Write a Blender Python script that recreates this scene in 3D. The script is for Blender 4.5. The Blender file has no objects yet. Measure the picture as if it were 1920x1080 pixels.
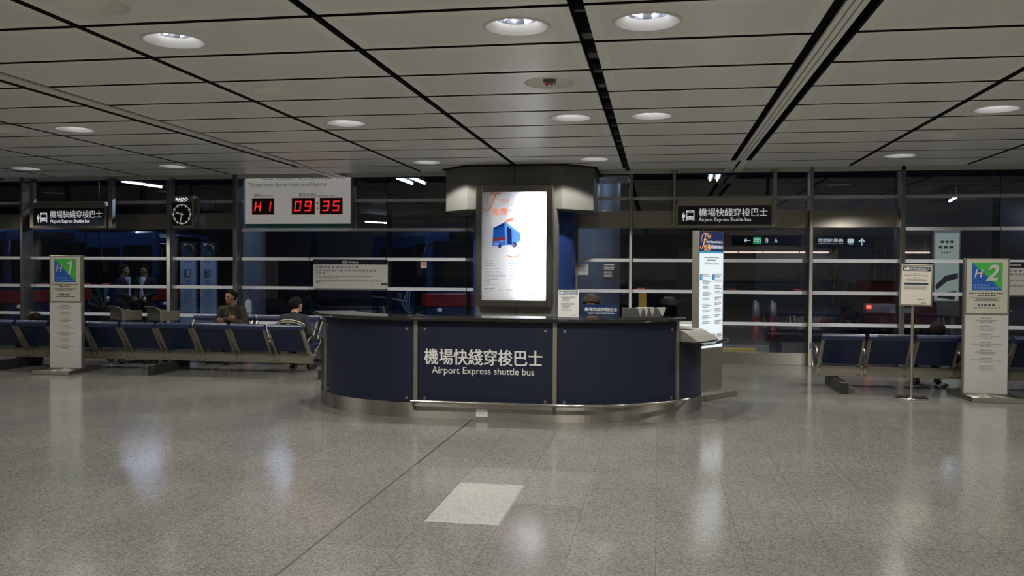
import bpy, bmesh, math, random
from mathutils import Vector, Matrix
random.seed(7)
SC = bpy.context.scene
COL = SC.collection
PI = math.pi
R = math.radians

# ------------------------------------------------------------ camera, world, exposure
cam = bpy.data.objects.new('camera', bpy.data.cameras.new('camera'))
COL.objects.link(cam)
cam.data.sensor_fit = 'HORIZONTAL'
cam.data.sensor_width = 36.0
cam.data.lens = 36.0 * 1650.0 / 1920.0
cam.data.clip_start, cam.data.clip_end = 0.05, 300
cam.matrix_world = Matrix(((0.98648, -0.00883, 0.16365, 0), (0.16379, 0.01793, -0.98633, 0),
                           (0.00577, 0.99980, 0.01914, 1.6), (0, 0, 0, 1)))
SC.camera = cam
W = bpy.data.worlds.new('night')
W.use_nodes = True
W.node_tree.nodes['Background'].inputs[0].default_value = (0.25, 0.35, 0.6, 1)
W.node_tree.nodes['Background'].inputs[1].default_value = 0.01
SC.world = W
SC.view_settings.view_transform = 'Standard'
SC.view_settings.look = 'None'
SC.view_settings.gamma = 1.0
SC.view_settings.use_curve_mapping = False
SC.view_settings.exposure = 0.08
SC.cycles.use_denoising = True
SC.cycles.transparent_max_bounces = 24
SC.cycles.max_bounces = 8
SC.cycles.sample_clamp_indirect = 4.0
SC.cycles.caustics_reflective = False
SC.cycles.caustics_refractive = False

LAMP_WARM = (1.0, 0.965, 0.885)
DOWN_W = 74.0          # watts of one lit downlight
TUBE_STRENGTH = 28.0   # the station's fluorescent tubes outside

# ------------------------------------------------------------ materials
MATS = {}


def mat(name, col, rough=0.5, metal=0.0, spec=0.5, emit=0.0, ecol=None, vary=0.06, scale=6.0, aniso=0.0, coat=0.0, bump=0.0, stretch=None):
    if name in MATS:
        return MATS[name]
    m = bpy.data.materials.new(name)
    m.use_nodes = True
    nt = m.node_tree
    b = nt.nodes['Principled BSDF']
    b.inputs['Roughness'].default_value = rough
    b.inputs['Metallic'].default_value = metal
    b.inputs['Specular IOR Level'].default_value = spec
    b.inputs['Coat Weight'].default_value = coat
    b.inputs['Coat Roughness'].default_value = 0.05
    tc = nt.nodes.new('ShaderNodeTexCoord')
    mp = nt.nodes.new('ShaderNodeMapping')
    if stretch:
        mp.inputs['Scale'].default_value = stretch
    nz = nt.nodes.new('ShaderNodeTexNoise')
    nz.inputs['Scale'].default_value = scale
    nz.inputs['Detail'].default_value = 3
    mx = nt.nodes.new('ShaderNodeMix')
    mx.data_type = 'RGBA'
    lo = tuple(c * (1 - vary) for c in col)
    hi = tuple(min(1, c * (1 + vary)) for c in col)
    mx.inputs[6].default_value = (*lo, 1)
    mx.inputs[7].default_value = (*hi, 1)
    L = nt.links.new
    L(tc.outputs['Object'], mp.inputs['Vector'])
    L(mp.outputs['Vector'], nz.inputs['Vector'])
    L(nz.outputs['Fac'], mx.inputs[0])
    L(mx.outputs[2], b.inputs['Base Color'])
    if aniso:
        b.inputs['Anisotropic'].default_value = aniso
        b.inputs['Anisotropic Rotation'].default_value = 0.25
        tg = nt.nodes.new('ShaderNodeTangent')
        tg.direction_type = 'RADIAL'
        tg.axis = 'Z'
        L(tg.outputs[0], b.inputs['Tangent'])
    if bump:
        bp = nt.nodes.new('ShaderNodeBump')
        bp.inputs['Strength'].default_value = bump
        bp.inputs['Distance'].default_value = 0.01
        L(nz.outputs['Fac'], bp.inputs['Height'])
        L(bp.outputs[0], b.inputs['Normal'])
    if emit:
        b.inputs['Emission Color'].default_value = (*(ecol or col), 1)
        b.inputs['Emission Strength'].default_value = emit
    MATS[name] = m
    return m


def glass_mat(name, tint, f0=0.035, rough=0.0):
    m = bpy.data.materials.new(name)
    m.use_nodes = True
    nt = m.node_tree
    nt.nodes.remove(nt.nodes['Principled BSDF'])
    out = nt.nodes['Material Output']
    t = nt.nodes.new('ShaderNodeBsdfTransparent')
    t.inputs[0].default_value = (*tint, 1)
    g = nt.nodes.new('ShaderNodeBsdfGlossy')
    g.inputs['Roughness'].default_value = rough
    L = nt.links.new
    ge = nt.nodes.new('ShaderNodeNewGeometry')      # reflectance rises towards grazing, the same from both sides
    dt = nt.nodes.new('ShaderNodeVectorMath')
    dt.operation = 'DOT_PRODUCT'
    L(ge.outputs['Incoming'], dt.inputs[0])
    L(ge.outputs['Normal'], dt.inputs[1])
    ops = []
    for op, b_ in (('ABSOLUTE', 0.0), ('SUBTRACT', 0.0), ('POWER', 5.0), ('MULTIPLY_ADD', 1.0 - f0)):
        m_ = nt.nodes.new('ShaderNodeMath')
        m_.operation = op
        m_.inputs[1].default_value = b_
        ops.append(m_)
    L(dt.outputs['Value'], ops[0].inputs[0])
    ops[1].inputs[0].default_value = 1.0
    L(ops[0].outputs[0], ops[1].inputs[1])
    L(ops[1].outputs[0], ops[2].inputs[0])
    L(ops[2].outputs[0], ops[3].inputs[0])
    ops[3].inputs[2].default_value = f0
    fr = ops[3]
    mx = nt.nodes.new('ShaderNodeMixShader')
    L(fr.outputs[0], mx.inputs[0])
    L(t.outputs[0], mx.inputs[1])
    L(g.outputs[0], mx.inputs[2])
    L(mx.outputs[0], out.inputs[0])
    MATS[name] = m
    return m


def film_mat(name, col):
    """printed backlit film: passes the light of the tube behind it, tinted"""
    m = bpy.data.materials.new(name)
    m.use_nodes = True
    nt = m.node_tree
    nt.nodes.remove(nt.nodes['Principled BSDF'])
    out = nt.nodes['Material Output']
    t = nt.nodes.new('ShaderNodeBsdfTranslucent')
    t.inputs[0].default_value = (*col, 1)
    d = nt.nodes.new('ShaderNodeBsdfDiffuse')
    d.inputs[0].default_value = (*[c * 0.5 for c in col], 1)
    mx = nt.nodes.new('ShaderNodeAddShader')
    L = nt.links.new
    L(t.outputs[0], mx.inputs[0])
    L(d.outputs[0], mx.inputs[1])
    L(mx.outputs[0], out.inputs[0])
    MATS[name] = m
    return m


def granite_mat(name, light, dark, rough=0.115):
    m = bpy.data.materials.new(name)
    m.use_nodes = True
    nt = m.node_tree
    b = nt.nodes['Principled BSDF']
    L = nt.links.new
    N = nt.nodes.new
    tc = N('ShaderNodeTexCoord')
    # fine crystals
    v = N('ShaderNodeTexVoronoi')
    v.inputs['Scale'].default_value = 95
    n1 = N('ShaderNodeTexNoise')
    n1.inputs['Scale'].default_value = 55
    n1.inputs['Detail'].default_value = 6
    n1.inputs['Roughness'].default_value = 0.75
    n2 = N('ShaderNodeTexNoise')
    n2.inputs['Scale'].default_value = 0.9
    n2.inputs['Detail'].default_value = 5
    for n in (v, n1, n2):
        L(tc.outputs['Object'], n.inputs['Vector'])
    sp = N('ShaderNodeSeparateColor')
    L(v.outputs['Color'], sp.inputs[0])
    r1 = N('ShaderNodeValToRGB')
    e = r1.color_ramp.elements
    e[0].position, e[0].color = 0.05, (*dark, 1)
    e[1].position, e[1].color = 0.95, (*light, 1)
    md = e.new(0.45)
    md.color = (*[(a * 0.45 + c * 0.55) for a, c in zip(dark, light)], 1)
    mixf = N('ShaderNodeMath')
    mixf.operation = 'MULTIPLY_ADD'
    L(sp.outputs[0], mixf.inputs[0])
    mixf.inputs[1].default_value = 0.55
    ml = N('ShaderNodeMath')
    ml.operation = 'MULTIPLY'
    L(n1.outputs['Fac'], ml.inputs[0])
    ml.inputs[1].default_value = 0.5
    L(ml.outputs[0], mixf.inputs[2])
    L(mixf.outputs[0], r1.inputs[0])
    # brick pattern: faint joints and tone from slab to slab
    br = N('ShaderNodeTexBrick')
    br.offset = 0.5
    br.inputs['Scale'].default_value = 1.0
    br.inputs['Brick Width'].default_value = 1.06
    br.inputs['Row Height'].default_value = 0.49
    br.inputs['Mortar Size'].default_value = 0.0022
    br.inputs['Mortar Smooth'].default_value = 0.1
    br.inputs['Color1'].default_value = (0.95, 0.93, 0.92, 1)
    br.inputs['Color2'].default_value = (1.04, 1.03, 1.0, 1)
    br.inputs['Mortar'].default_value = (0.62, 0.6, 0.58, 1)
    mp = N('ShaderNodeMapping')
    mp.inputs['Rotation'].default_value = (0, 0, PI / 2)
    mp.inputs['Location'].default_value = (0.11, 0.0, 0)
    L(tc.outputs['Object'], mp.inputs['Vector'])
    L(mp.outputs[0], br.inputs['Vector'])
    m1 = N('ShaderNodeMix')
    m1.data_type = 'RGBA'
    m1.blend_type = 'MULTIPLY'
    m1.inputs[0].default_value = 1
    L(r1.outputs[0], m1.inputs[6])
    L(br.outputs['Color'], m1.inputs[7])
    r2 = N('ShaderNodeValToRGB')
    r2.color_ramp.elements[0].position, r2.color_ramp.elements[0].color = 0.3, (0.86, 0.86, 0.87, 1)
    r2.color_ramp.elements[1].position, r2.color_ramp.elements[1].color = 0.7, (1.06, 1.05, 1.03, 1)
    L(n2.outputs['Fac'], r2.inputs[0])
    m2 = N('ShaderNodeMix')
    m2.data_type = 'RGBA'
    m2.blend_type = 'MULTIPLY'
    m2.inputs[0].default_value = 1
    L(m1.outputs[2], m2.inputs[6])
    L(r2.outputs[0], m2.inputs[7])
    L(m2.outputs[2], b.inputs['Base Color'])
    # gloss varies a little, joints break it
    rr = N('ShaderNodeMapRange')
    rr.inputs['To Min'].default_value = rough - 0.035
    rr.inputs['To Max'].default_value = rough + 0.05
    L(n2.outputs['Fac'], rr.inputs['Value'])
    L(rr.outputs[0], b.inputs['Roughness'])
    b.inputs['Specular IOR Level'].default_value = 0.5
    bp = N('ShaderNodeBump')
    bp.inputs['Strength'].default_value = 0.05
    bp.inputs['Distance'].default_value = 0.004
    L(n1.outputs['Fac'], bp.inputs['Height'])
    L(bp.outputs[0], b.inputs['Normal'])
    MATS[name] = m
    return m


def panel_mat(name, col, rough, perf):
    """painted ceiling sheet; perf darkens it with a grid of pin holes"""
    m = bpy.data.materials.new(name)
    m.use_nodes = True
    nt = m.node_tree
    b = nt.nodes['Principled BSDF']
    L = nt.links.new
    N = nt.nodes.new
    tc = N('ShaderNodeTexCoord')
    b.inputs['Roughness'].default_value = rough
    b.inputs['Specular IOR Level'].default_value = 0.3
    nz = N('ShaderNodeTexNoise')
    nz.inputs['Scale'].default_value = 1.7
    nz.inputs['Detail'].default_value = 4
    L(tc.outputs['Object'], nz.inputs['Vector'])
    r = N('ShaderNodeMapRange')
    r.inputs['To Min'].default_value = rough - 0.06
    r.inputs['To Max'].default_value = rough + 0.08
    L(nz.outputs['Fac'], r.inputs['Value'])
    L(r.outputs[0], b.inputs['Roughness'])
    if perf:
        v = N('ShaderNodeTexVoronoi')
        v.inputs['Scale'].default_value = 90
        v.inputs['Randomness'].default_value = 0.0
        L(tc.outputs['Object'], v.inputs['Vector'])
        cr = N('ShaderNodeValToRGB')
        cr.color_ramp.elements[0].position = 0.16
        cr.color_ramp.elements[0].color = (*[c * 0.45 for c in col], 1)
        cr.color_ramp.elements[1].position = 0.24
        cr.color_ramp.elements[1].color = (*col, 1)
        L(v.outputs['Distance'], cr.inputs[0])
        L(cr.outputs[0], b.inputs['Base Color'])
    else:
        b.inputs['Base Color'].default_value = (*col, 1)
    MATS[name] = m
    return m


STEEL = mat('brushed_steel', (0.37, 0.345, 0.305), 0.5, 1.0, aniso=0.95, vary=0.10, scale=3, stretch=(1, 1, 60))
STEELP = mat('polished_steel', (0.66, 0.64, 0.60), 0.14, 1.0, vary=0.03)
STEELD = mat('dull_steel', (0.36, 0.34, 0.29), 0.42, 0.85, vary=0.08)
NAVY = mat('navy_laminate', (0.010, 0.014, 0.036), 0.42, spec=0.4, vary=0.05)
NAVYS = mat('navy_sign', (0.008, 0.011, 0.026), 0.35)
BLUEC = mat('blue_column_paint', (0.022, 0.05, 0.19), 0.35, spec=0.25, vary=0.05)
GREYP = mat('grey_cladding', (0.155, 0.153, 0.140), 0.42, 0.15, vary=0.04)
BLACKG = mat('black_stone', (0.014, 0.014, 0.015), 0.08, spec=0.6, vary=0.3, scale=60)
BLACK = mat('black_plastic', (0.012, 0.012, 0.012), 0.5)
RUBBER = mat('black_rubber', (0.015, 0.014, 0.013), 0.75)
WHITE = mat('white_print', (0.80, 0.80, 0.77), 0.45, vary=0.02)
CREAM = mat('cream_panel', (0.50, 0.49, 0.40), 0.4, vary=0.03)
WHITEP = mat('white_panel', (0.52, 0.515, 0.485), 0.4, vary=0.02)
INK = mat('dark_ink', (0.05, 0.05, 0.055), 0.6)
INKL = mat('grey_ink', (0.22, 0.22, 0.23), 0.6)
RAILW = mat('white_glazing_bar', (0.66, 0.68, 0.71), 0.45, vary=0.03)
GLASS = glass_mat('glazing_glass', (0.90, 0.93, 0.95), 0.075)
ACRYL = glass_mat('clear_acrylic', (0.93, 0.95, 0.96))
FINM = mat('dark_glass_edge', (0.006, 0.016, 0.016), 0.15)
SEATB = mat('blue_seat_vinyl', (0.008, 0.018, 0.058), 0.34, spec=0.6, vary=0.12, scale=14, bump=0.05)
SEATF = mat('seat_metal', (0.33, 0.31, 0.245), 0.38, 0.75, vary=0.1)
SKIN = mat('skin', (0.42, 0.23, 0.15), 0.5)
SKIND = mat('skin_tan', (0.26, 0.13, 0.075), 0.5)
HAIR = mat('black_hair', (0.010, 0.008, 0.007), 0.8, spec=0.15, vary=0.4, scale=60)
SUIT = mat('dark_suit', (0.012, 0.012, 0.018), 0.8, vary=0.15, scale=40)
SHIRT = mat('white_shirt', (0.62, 0.66, 0.75), 0.8)
OLIVE = mat('olive_jacket', (0.034, 0.029, 0.017), 0.85, vary=0.25, scale=20)
TROU = mat('dark_trousers', (0.02, 0.02, 0.024), 0.85)
SHOE = mat('black_shoe', (0.012, 0.011, 0.010), 0.35)
LEDOFF = mat('display_black', (0.012, 0.008, 0.008), 0.3)
LEDON = mat('led_red', (0.9, 0.02, 0.02), 0.4, emit=0.75, ecol=(1.0, 0.03, 0.03))
REDF = mat('red_frame', (0.55, 0.03, 0.035), 0.4)
TEAL = mat('teal_strip', (0.05, 0.22, 0.21), 0.4)
BOARDW = mat('display_board_white', (0.72, 0.71, 0.68), 0.45, vary=0.02, emit=0.17, ecol=(1.0, 0.97, 0.92))  # faint even glow added to brighten the board face
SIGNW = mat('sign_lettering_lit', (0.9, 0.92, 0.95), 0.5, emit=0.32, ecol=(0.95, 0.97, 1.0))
LETW = mat('white_lettering', (0.76, 0.76, 0.74), 0.5)
REDI = mat('red_ink', (0.62, 0.07, 0.05), 0.5)
BLUEI = mat('sign_blue', (0.02, 0.10, 0.42), 0.4)
GREENI = mat('sign_green', (0.06, 0.42, 0.06), 0.4)
ORANGE = mat('orange_ink', (0.85, 0.33, 0.12), 0.5)
FUME = mat('outdoor_tarmac', (0.05, 0.052, 0.056), 0.35, vary=0.2, scale=3)
OUTW = mat('outdoor_wall', (0.16, 0.17, 0.18), 0.7, vary=0.15, scale=1.2)
OUTC = mat('outdoor_soffit', (0.055, 0.06, 0.065), 0.7)
OUTCOL = mat('outdoor_column_paint', (0.14, 0.17, 0.20), 0.35)
TUBE = mat('fluorescent_tube', (0.9, 0.93, 1.0), 0.5, emit=TUBE_STRENGTH, ecol=(0.62, 0.72, 1.0))
BULB = mat('downlight_tube', (1, 1, 1), 0.5, emit=34, ecol=(0.86, 0.87, 1.0))
REFLECT = mat('downlight_reflector', (0.50, 0.53, 0.60), 0.22, 1.0)
RINGM = mat('downlight_ring', (0.84, 0.83, 0.76), 0.4)
BUSB = mat('bus_blue', (0.012, 0.034, 0.105), 0.22, coat=0.5)
BUSR = mat('bus_red', (0.27, 0.022, 0.026), 0.3, coat=0.3)
BUSD = mat('bus_dark_window', (0.008, 0.011, 0.014), 0.08)
CARR = mat('car_dark_red', (0.11, 0.012, 0.012), 0.2, coat=0.6)
CARB = mat('car_dark_blue', (0.012, 0.018, 0.05), 0.2, coat=0.6)
TAIL = mat('tail_light', (0.8, 0.02, 0.01), 0.3, emit=5, ecol=(1, 0.05, 0.03))
HEADL = mat('headlight', (0.5, 0.55, 0.6), 0.1, emit=0.15)
YELLOW = mat('yellow_paint', (0.55, 0.36, 0.05), 0.5)
BEIGE = mat('beige_wall_panel', (0.44, 0.40, 0.33), 0.5)
COVE = mat('cove_light', (1, 0.9, 0.85), 0.5, emit=7, ecol=(1.0, 0.80, 0.72))
GREENL = mat('exit_green', (0.02, 0.3, 0.1), 0.4, emit=2.2, ecol=(0.05, 0.9, 0.32))
LITW = mat('exit_lettering', (0.9, 0.95, 1), 0.4, emit=4.5, ecol=(0.8, 0.95, 1.0))
GRANITE = granite_mat('granite_grey', (0.33, 0.325, 0.308), (0.078, 0.074, 0.072))
GRANITEM = granite_mat('granite_pale', (0.37, 0.367, 0.35), (0.115, 0.11, 0.107))
GRANITEL = granite_mat('granite_white', (0.52, 0.52, 0.515), (0.29, 0.29, 0.29))
CEILB = panel_mat('ceiling_panel_border', (0.92, 0.93, 0.86), 0.32, False)
CEILP = panel_mat('ceiling_panel_perforated', (0.86, 0.862, 0.80), 0.32, True)
VOID = mat('ceiling_void', (0.012, 0.012, 0.013), 0.9)
DUCT = mat('ceiling_duct', (0.06, 0.065, 0.07), 0.6)


# ------------------------------------------------------------ mesh helpers
class MB:
    def __init__(s):
        s.v, s.f, s.m, s.s = [], [], [], []

    def add(s, vs, fs, mi=0, smooth=False, M=None):
        o = len(s.v)
        for p in vs:
            p = Vector(p)
            s.v.append(M @ p if M else p)
        for q in fs:
            s.f.append([i + o for i in q])
            s.m.append(mi)
            s.s.append(smooth)
        return s

    def box(s, x0, x1, y0, y1, z0, z1, mi=0, M=None):
        vs = [(x, y, z) for z in (z0, z1) for y in (y0, y1) for x in (x0, x1)]
        fs = [(0, 2, 3, 1), (4, 5, 7, 6), (0, 1, 5, 4), (2, 6, 7, 3), (0, 4, 6, 2), (1, 3, 7, 5)]
        return s.add(vs, fs, mi, False, M)

    def rect(s, x0, x1, z0, z1, y, mi=0, M=None):
        return s.add([(x0, y, z0), (x1, y, z0), (x1, y, z1), (x0, y, z1)], [(0, 1, 2, 3)], mi, False, M)

    def poly(s, pts, y, mi=0, M=None):
        return s.add([(a, y, b) for a, b in pts], [list(range(len(pts)))], mi, False, M)

    def plate(s, pts, y0, y1, mi=0, M=None):
        """outline in x,z pushed through y"""
        n = len(pts)
        vs = [(a, y0, b) for a, b in pts] + [(a, y1, b) for a, b in pts]
        fs = [list(range(n)), list(range(2 * n - 1, n - 1, -1))]
        fs += [(i, i + n, (i + 1) % n + n, (i + 1) % n) for i in range(n)]
        return s.add(vs, fs, mi, False, M)

    def side(s, pts, x0, x1, mi=0, M=None):
        """outline in y,z pushed through x"""
        n = len(pts)
        vs = [(x0, a, b) for a, b in pts] + [(x1, a, b) for a, b in pts]
        fs = [list(range(n)), list(range(2 * n - 1, n - 1, -1))]
        fs += [(i, i + n, (i + 1) % n + n, (i + 1) % n) for i in range(n)]
        return s.add(vs, fs, mi, False, M)

    def slab(s, pts, z0, z1, mi=0, M=None):
        n = len(pts)
        vs = [(a, b, z0) for a, b in pts] + [(a, b, z1) for a, b in pts]
        fs = [list(range(n - 1, -1, -1)), list(range(n, 2 * n))]
        fs += [(i, (i + 1) % n, (i + 1) % n + n, i + n) for i in range(n)]
        return s.add(vs, fs, mi, False, M)

    def cone(s, p0, p1, r0, r1=None, n=16, mi=0, caps=True, smooth=True, M=None):
        r1 = r0 if r1 is None else r1
        p0, p1 = Vector(p0), Vector(p1)
        d = (p1 - p0).normalized()
        a = d.orthogonal().normalized()
        b = d.cross(a)
        vs = []
        for p, r in ((p0, r0), (p1, r1)):
            for i in range(n):
                t = 2 * PI * i / n
                vs.append(p + (a * math.cos(t) + b * math.sin(t)) * r)
        fs = [(i, (i + 1) % n, (i + 1) % n + n, i + n) for i in range(n)]
        s.add(vs, fs, mi, smooth, M)
        if caps:
            s.add(vs[:n], [list(range(n - 1, -1, -1))], mi, False, M)
            s.add(vs[n:], [list(range(n))], mi, False, M)
        return s

    def tube(s, pts, r, n=10, mi=0, M=None, closed=False):
        pts = [Vector(p) for p in pts]
        k = len(pts)
        rs = r if isinstance(r, (list, tuple)) else [r] * k
        a = None
        vs = []
        for i, p in enumerate(pts):
            if closed:
                d = (pts[(i + 1) % k] - pts[i - 1]).normalized()
            else:
                d = (pts[min(i + 1, k - 1)] - pts[max(i - 1, 0)]).normalized()
            a = d.orthogonal().normalized() if a is None else (a - d * a.dot(d)).normalized()
            b = d.cross(a)
            for j in range(n):
                t = 2 * PI * j / n
                vs.append(p + (a * math.cos(t) + b * math.sin(t)) * rs[i])
        fs = []
        for i in range(k if closed else k - 1):
            i2 = (i + 1) % k
            for j in range(n):
                fs.append((i * n + j, i * n + (j + 1) % n, i2 * n + (j + 1) % n, i2 * n + j))
        s.add(vs, fs, mi, True, M)
        if not closed:
            s.add(vs[:n], [list(range(n - 1, -1, -1))], mi, False, M)
            s.add(vs[-n:], [list(range(n))], mi, False, M)
        return s

    def lathe(s, prof, c=(0, 0, 0), n=32, mi=0, smooth=True, M=None):
        vs = []
        for r, z in prof:
            for i in range(n):
                t = 2 * PI * i / n
                vs.append((c[0] + r * math.cos(t), c[1] + r * math.sin(t), c[2] + z))
        fs = []
        for k in range(len(prof) - 1):
            for i in range(n):
                fs.append((k * n + i, k * n + (i + 1) % n, (k + 1) * n + (i + 1) % n, (k + 1) * n + i))
        return s.add(vs, fs, mi, smooth, M)

    def ball(s, c, rx, ry=None, rz=None, nu=16, nv=10, mi=0, M=None, keep=None):
        ry = rx if ry is None else ry
        rz = rx if rz is None else rz
        vs = []
        for j in range(nv + 1):
            ph = PI * j / nv
            for i in range(nu):
                t = 2 * PI * i / nu
                vs.append((c[0] + rx * math.sin(ph) * math.cos(t), c[1] + ry * math.sin(ph) * math.sin(t), c[2] + rz * math.cos(ph)))
        fs = []
        for j in range(nv):
            for i in range(nu):
                q = (j * nu + i, (j + 1) * nu + i, (j + 1) * nu + (i + 1) % nu, j * nu + (i + 1) % nu)
                if keep:
                    m = sum((Vector(vs[k]) for k in q), Vector()) / 4 - Vector(c)
                    if not keep(m):
                        continue
                fs.append(q)
        return s.add(vs, fs, mi, True, M)

    def build(s, name, mats, parent=None, local=False, bevel=0.0, weld=False, solid=0.0):
        me = bpy.data.meshes.new(name)
        off = Vector((0, 0, 0))
        if parent is not None and not local:
            off = wloc(parent)
        me.from_pydata([tuple(p - off) for p in s.v], [], s.f)
        mats = mats if isinstance(mats, (list, tuple)) else [mats]
        for m in mats:
            me.materials.append(m)
        for p, mi, sm in zip(me.polygons, s.m, s.s):
            p.material_index = mi
            p.use_smooth = sm
        me.validate()
        o = bpy.data.objects.new(name, me)
        COL.objects.link(o)
        if parent is not None:
            o.parent = parent
        if weld:
            bm = bmesh.new()
            bm.from_mesh(me)
            bmesh.ops.remove_doubles(bm, verts=bm.verts, dist=1e-5)
            bmesh.ops.recalc_face_normals(bm, faces=bm.faces)
            bm.to_mesh(me)
            bm.free()
        if solid:
            md = o.modifiers.new('solid', 'SOLIDIFY')
            md.thickness = solid
        if bevel:
            md = o.modifiers.new('bevel', 'BEVEL')
            md.width = bevel
            md.segments = 2
            md.limit_method = 'ANGLE'
        return o


def wloc(o):
    v = Vector(o.location)
    while o.parent is not None:
        o = o.parent
        v = v + Vector(o.location)
    return v


def tag(o, label, cat, group=None, kind=None):
    o['label'] = label
    o['category'] = cat
    if group:
        o['group'] = group
    if kind:
        o['kind'] = kind
    return o


def thing(name, label, cat, loc=(0, 0, 0), rz=0.0, group=None, kind=None):
    o = bpy.data.objects.new(name, None)
    o.empty_display_size = 0.2
    COL.objects.link(o)
    o.location = loc
    o.rotation_euler = (0, 0, rz)
    return tag(o, label, cat, group, kind)


KIDS = {}


def copy_tree(o, parent=None):
    c = o.copy()
    COL.objects.link(c)
    if parent is not None:
        c.parent = parent
    for ch in o.children:
        copy_tree(ch, c)
    return c


def text_mesh(body, shear=0.0, weight=0.0, res=3):
    cu = bpy.data.curves.new('t', 'FONT')
    cu.body = body
    cu.resolution_u = res
    cu.shear = shear
    cu.offset = weight
    o = bpy.data.objects.new('t', cu)
    COL.objects.link(o)
    dg = bpy.context.evaluated_depsgraph_get()
    dg.update()
    me = bpy.data.meshes.new_from_object(o.evaluated_get(dg))
    vs = [Vector(v.co) for v in me.vertices]
    fs = [list(p.vertices) for p in me.polygons]
    bpy.data.objects.remove(o)
    bpy.data.curves.remove(cu)
    bpy.data.meshes.remove(me)
    return vs, fs


TCACHE = {}


def add_text(mb, body, x0, x1, z0, z1, y, mi=0, shear=0.0, weight=0.0, M=None, back=False, keep=False, res=3):
    """lettering fitted into x0..x1, z0..z1 on the plane y, read from the -y side (from +y if back)"""
    if weight and any(ord(c_) > 0x2E80 for c_ in body):      # heavier strokes: a second print a hair to the side
        d_ = (z1 - z0) * 0.03
        add_text(mb, body, x0 + d_, x1 + d_, z0, z1, y - (-0.0003 if back else 0.0003), mi, shear, 0.0, M, back, keep, res)
        weight = 0.0
    key = (body, shear, weight, res)
    if key not in TCACHE:
        TCACHE[key] = text_mesh(body, shear, weight, res)
    vs, fs = TCACHE[key]
    if not vs:
        return mb
    ax, bx = min(v.x for v in vs), max(v.x for v in vs)
    az, bz = min(v.y for v in vs), max(v.y for v in vs)
    sx, sz = (x1 - x0) / max(1e-6, bx - ax), (z1 - z0) / max(1e-6, bz - az)
    if keep:
        sx = sz
    out = []
    for v in vs:
        u = (v.x - ax) * sx
        out.append((x1 - u if back else x0 + u, y, z0 + (v.y - az) * sz))
    return mb.add(out, [list(reversed(f)) if back else f for f in fs], mi, False, M)


def add_lines(mb, x0, x1, z, h, y, mi=0, centre=False, fill=None, M=None, rows=1, gap=1.9, word=3.2):
    """rows of print too small to read: word-long dashes"""
    for r in range(rows):
        w = (x1 - x0) * (fill if fill else random.uniform(0.6, 1.0))
        a = (x0 + x1) / 2 - w / 2 if centre else x0
        b = a + w
        zz = z - r * h * gap
        while a < b - h:
            l = min(b - a, h * random.uniform(0.6, 1.4) * word)
            mb.rect(a, a + l, zz - h / 2, zz + h / 2, y, mi, M)
            a += l + h * 0.7
    return mb


# ------------------------------------------------------------ floor
xs = sorted({-20.0, -1.968, -1.953, -1.46, -0.972, -0.475, 12.0})
ys = sorted({-10.0, 5.42, 6.48, 7.01, 5.96, 9.9, 15.9})
mb = MB()
for i in range(len(xs) - 1):
    for j in range(len(ys) - 1):
        a, b, c, d = xs[i], xs[i + 1], ys[j], ys[j + 1]
        mx, my = (a + b) / 2, (c + d) / 2
        k = 0
        if -1.968 < mx < -1.953 and my < 9.9:
            k = 3
        elif -1.46 < mx < -0.972 and 5.42 < my < 6.48:
            k = 2
        elif (-0.972 < mx < -0.475 and 5.96 < my < 7.01) or (-1.46 < mx < -0.972 and 6.48 < my < 7.01):
            k = 1
        mb.add([(a, c, 0), (b, c, 0), (b, d, 0), (a, d, 0)], [(0, 1, 2, 3)], k)
fl = mb.build('floor', [GRANITE, GRANITEM, GRANITEL, BLACK])
tag(fl, 'polished speckled grey granite floor with a dark joint line and one pale slab', 'floor', kind='structure')

g = MB().box(-60, 60, 15.95, 70, -0.06, -0.005).build('ground', FUME)
tag(g, 'dark tarmac of the bus station beyond the glass wall', 'ground', kind='structure')

# ------------------------------------------------------------ ceiling
CZ = 3.327
XL = [1.24 + 1.78 * k for k in range(-11, 7)]
YL = [5.72 + 0.93 * k for k in range(-17, 11)]
CEND = 15.66
DOWN = [  # x, y, lit, label
    (-3.65, 5.25, 0, 'unlit recessed downlight cut by the top edge of the photo, upper left'),
    (-3.62, 6.17, 1, 'lit recessed downlight in the nearest row, alone on the left side'),
    (-1.00, 6.17, 1, 'lit recessed downlight in the nearest row, just left of the wide black ceiling slot'),
    (-0.09, 6.17, 1, 'lit recessed downlight in the nearest row, just right of the wide black ceiling slot'),
    (-3.65, 8.05, 0, 'unlit flush downlight behind the lit downlight of the upper left'),
    (-3.63, 9.90, 1, 'lit downlight half way to the glass wall, left of the bright ceiling sheen'),
    (-7.14, 9.90, 1, 'lit downlight at the far left just beyond the slatted ceiling band'),
    (-8.03, 9.90, 0, 'unlit downlight at the left edge of the photo beside a lit one'),
    (-0.98, 9.88, 1, 'lit downlight behind the ceiling camera, left of the wide black slot'),
    (-0.085, 9.88, 1, 'lit downlight behind the ceiling camera, right of the wide black slot'),
    (-3.65, 11.77, 0, 'unlit downlight seen edge on, nearer of the two left of the column'),
    (-3.65, 13.63, 1, 'downlight nearest the top of the column on its left'),
    (-0.98, 13.55, 1, 'downlight nearest the top of the column on its right'),
    (3.48, 9.95, 1, 'lit downlight at the far right of the ceiling'),
    (3.47, 11.80, 0, 'unlit downlight behind the lit one at the far right'),
    (3.48, 13.68, 1, 'pale downlight closest to the glass wall on the right'),
    (-8.05, 13.68, 1, 'downlight above the clock near the glass wall'),
    (-10.8, 13.68, 1, 'downlight above the left hanging bus sign'),
]
CAMDOME = (-1.0, 8.05)
HOLES = [(x, y) for x, y, l, t in DOWN] + [CAMDOME]
HR = 0.212
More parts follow.
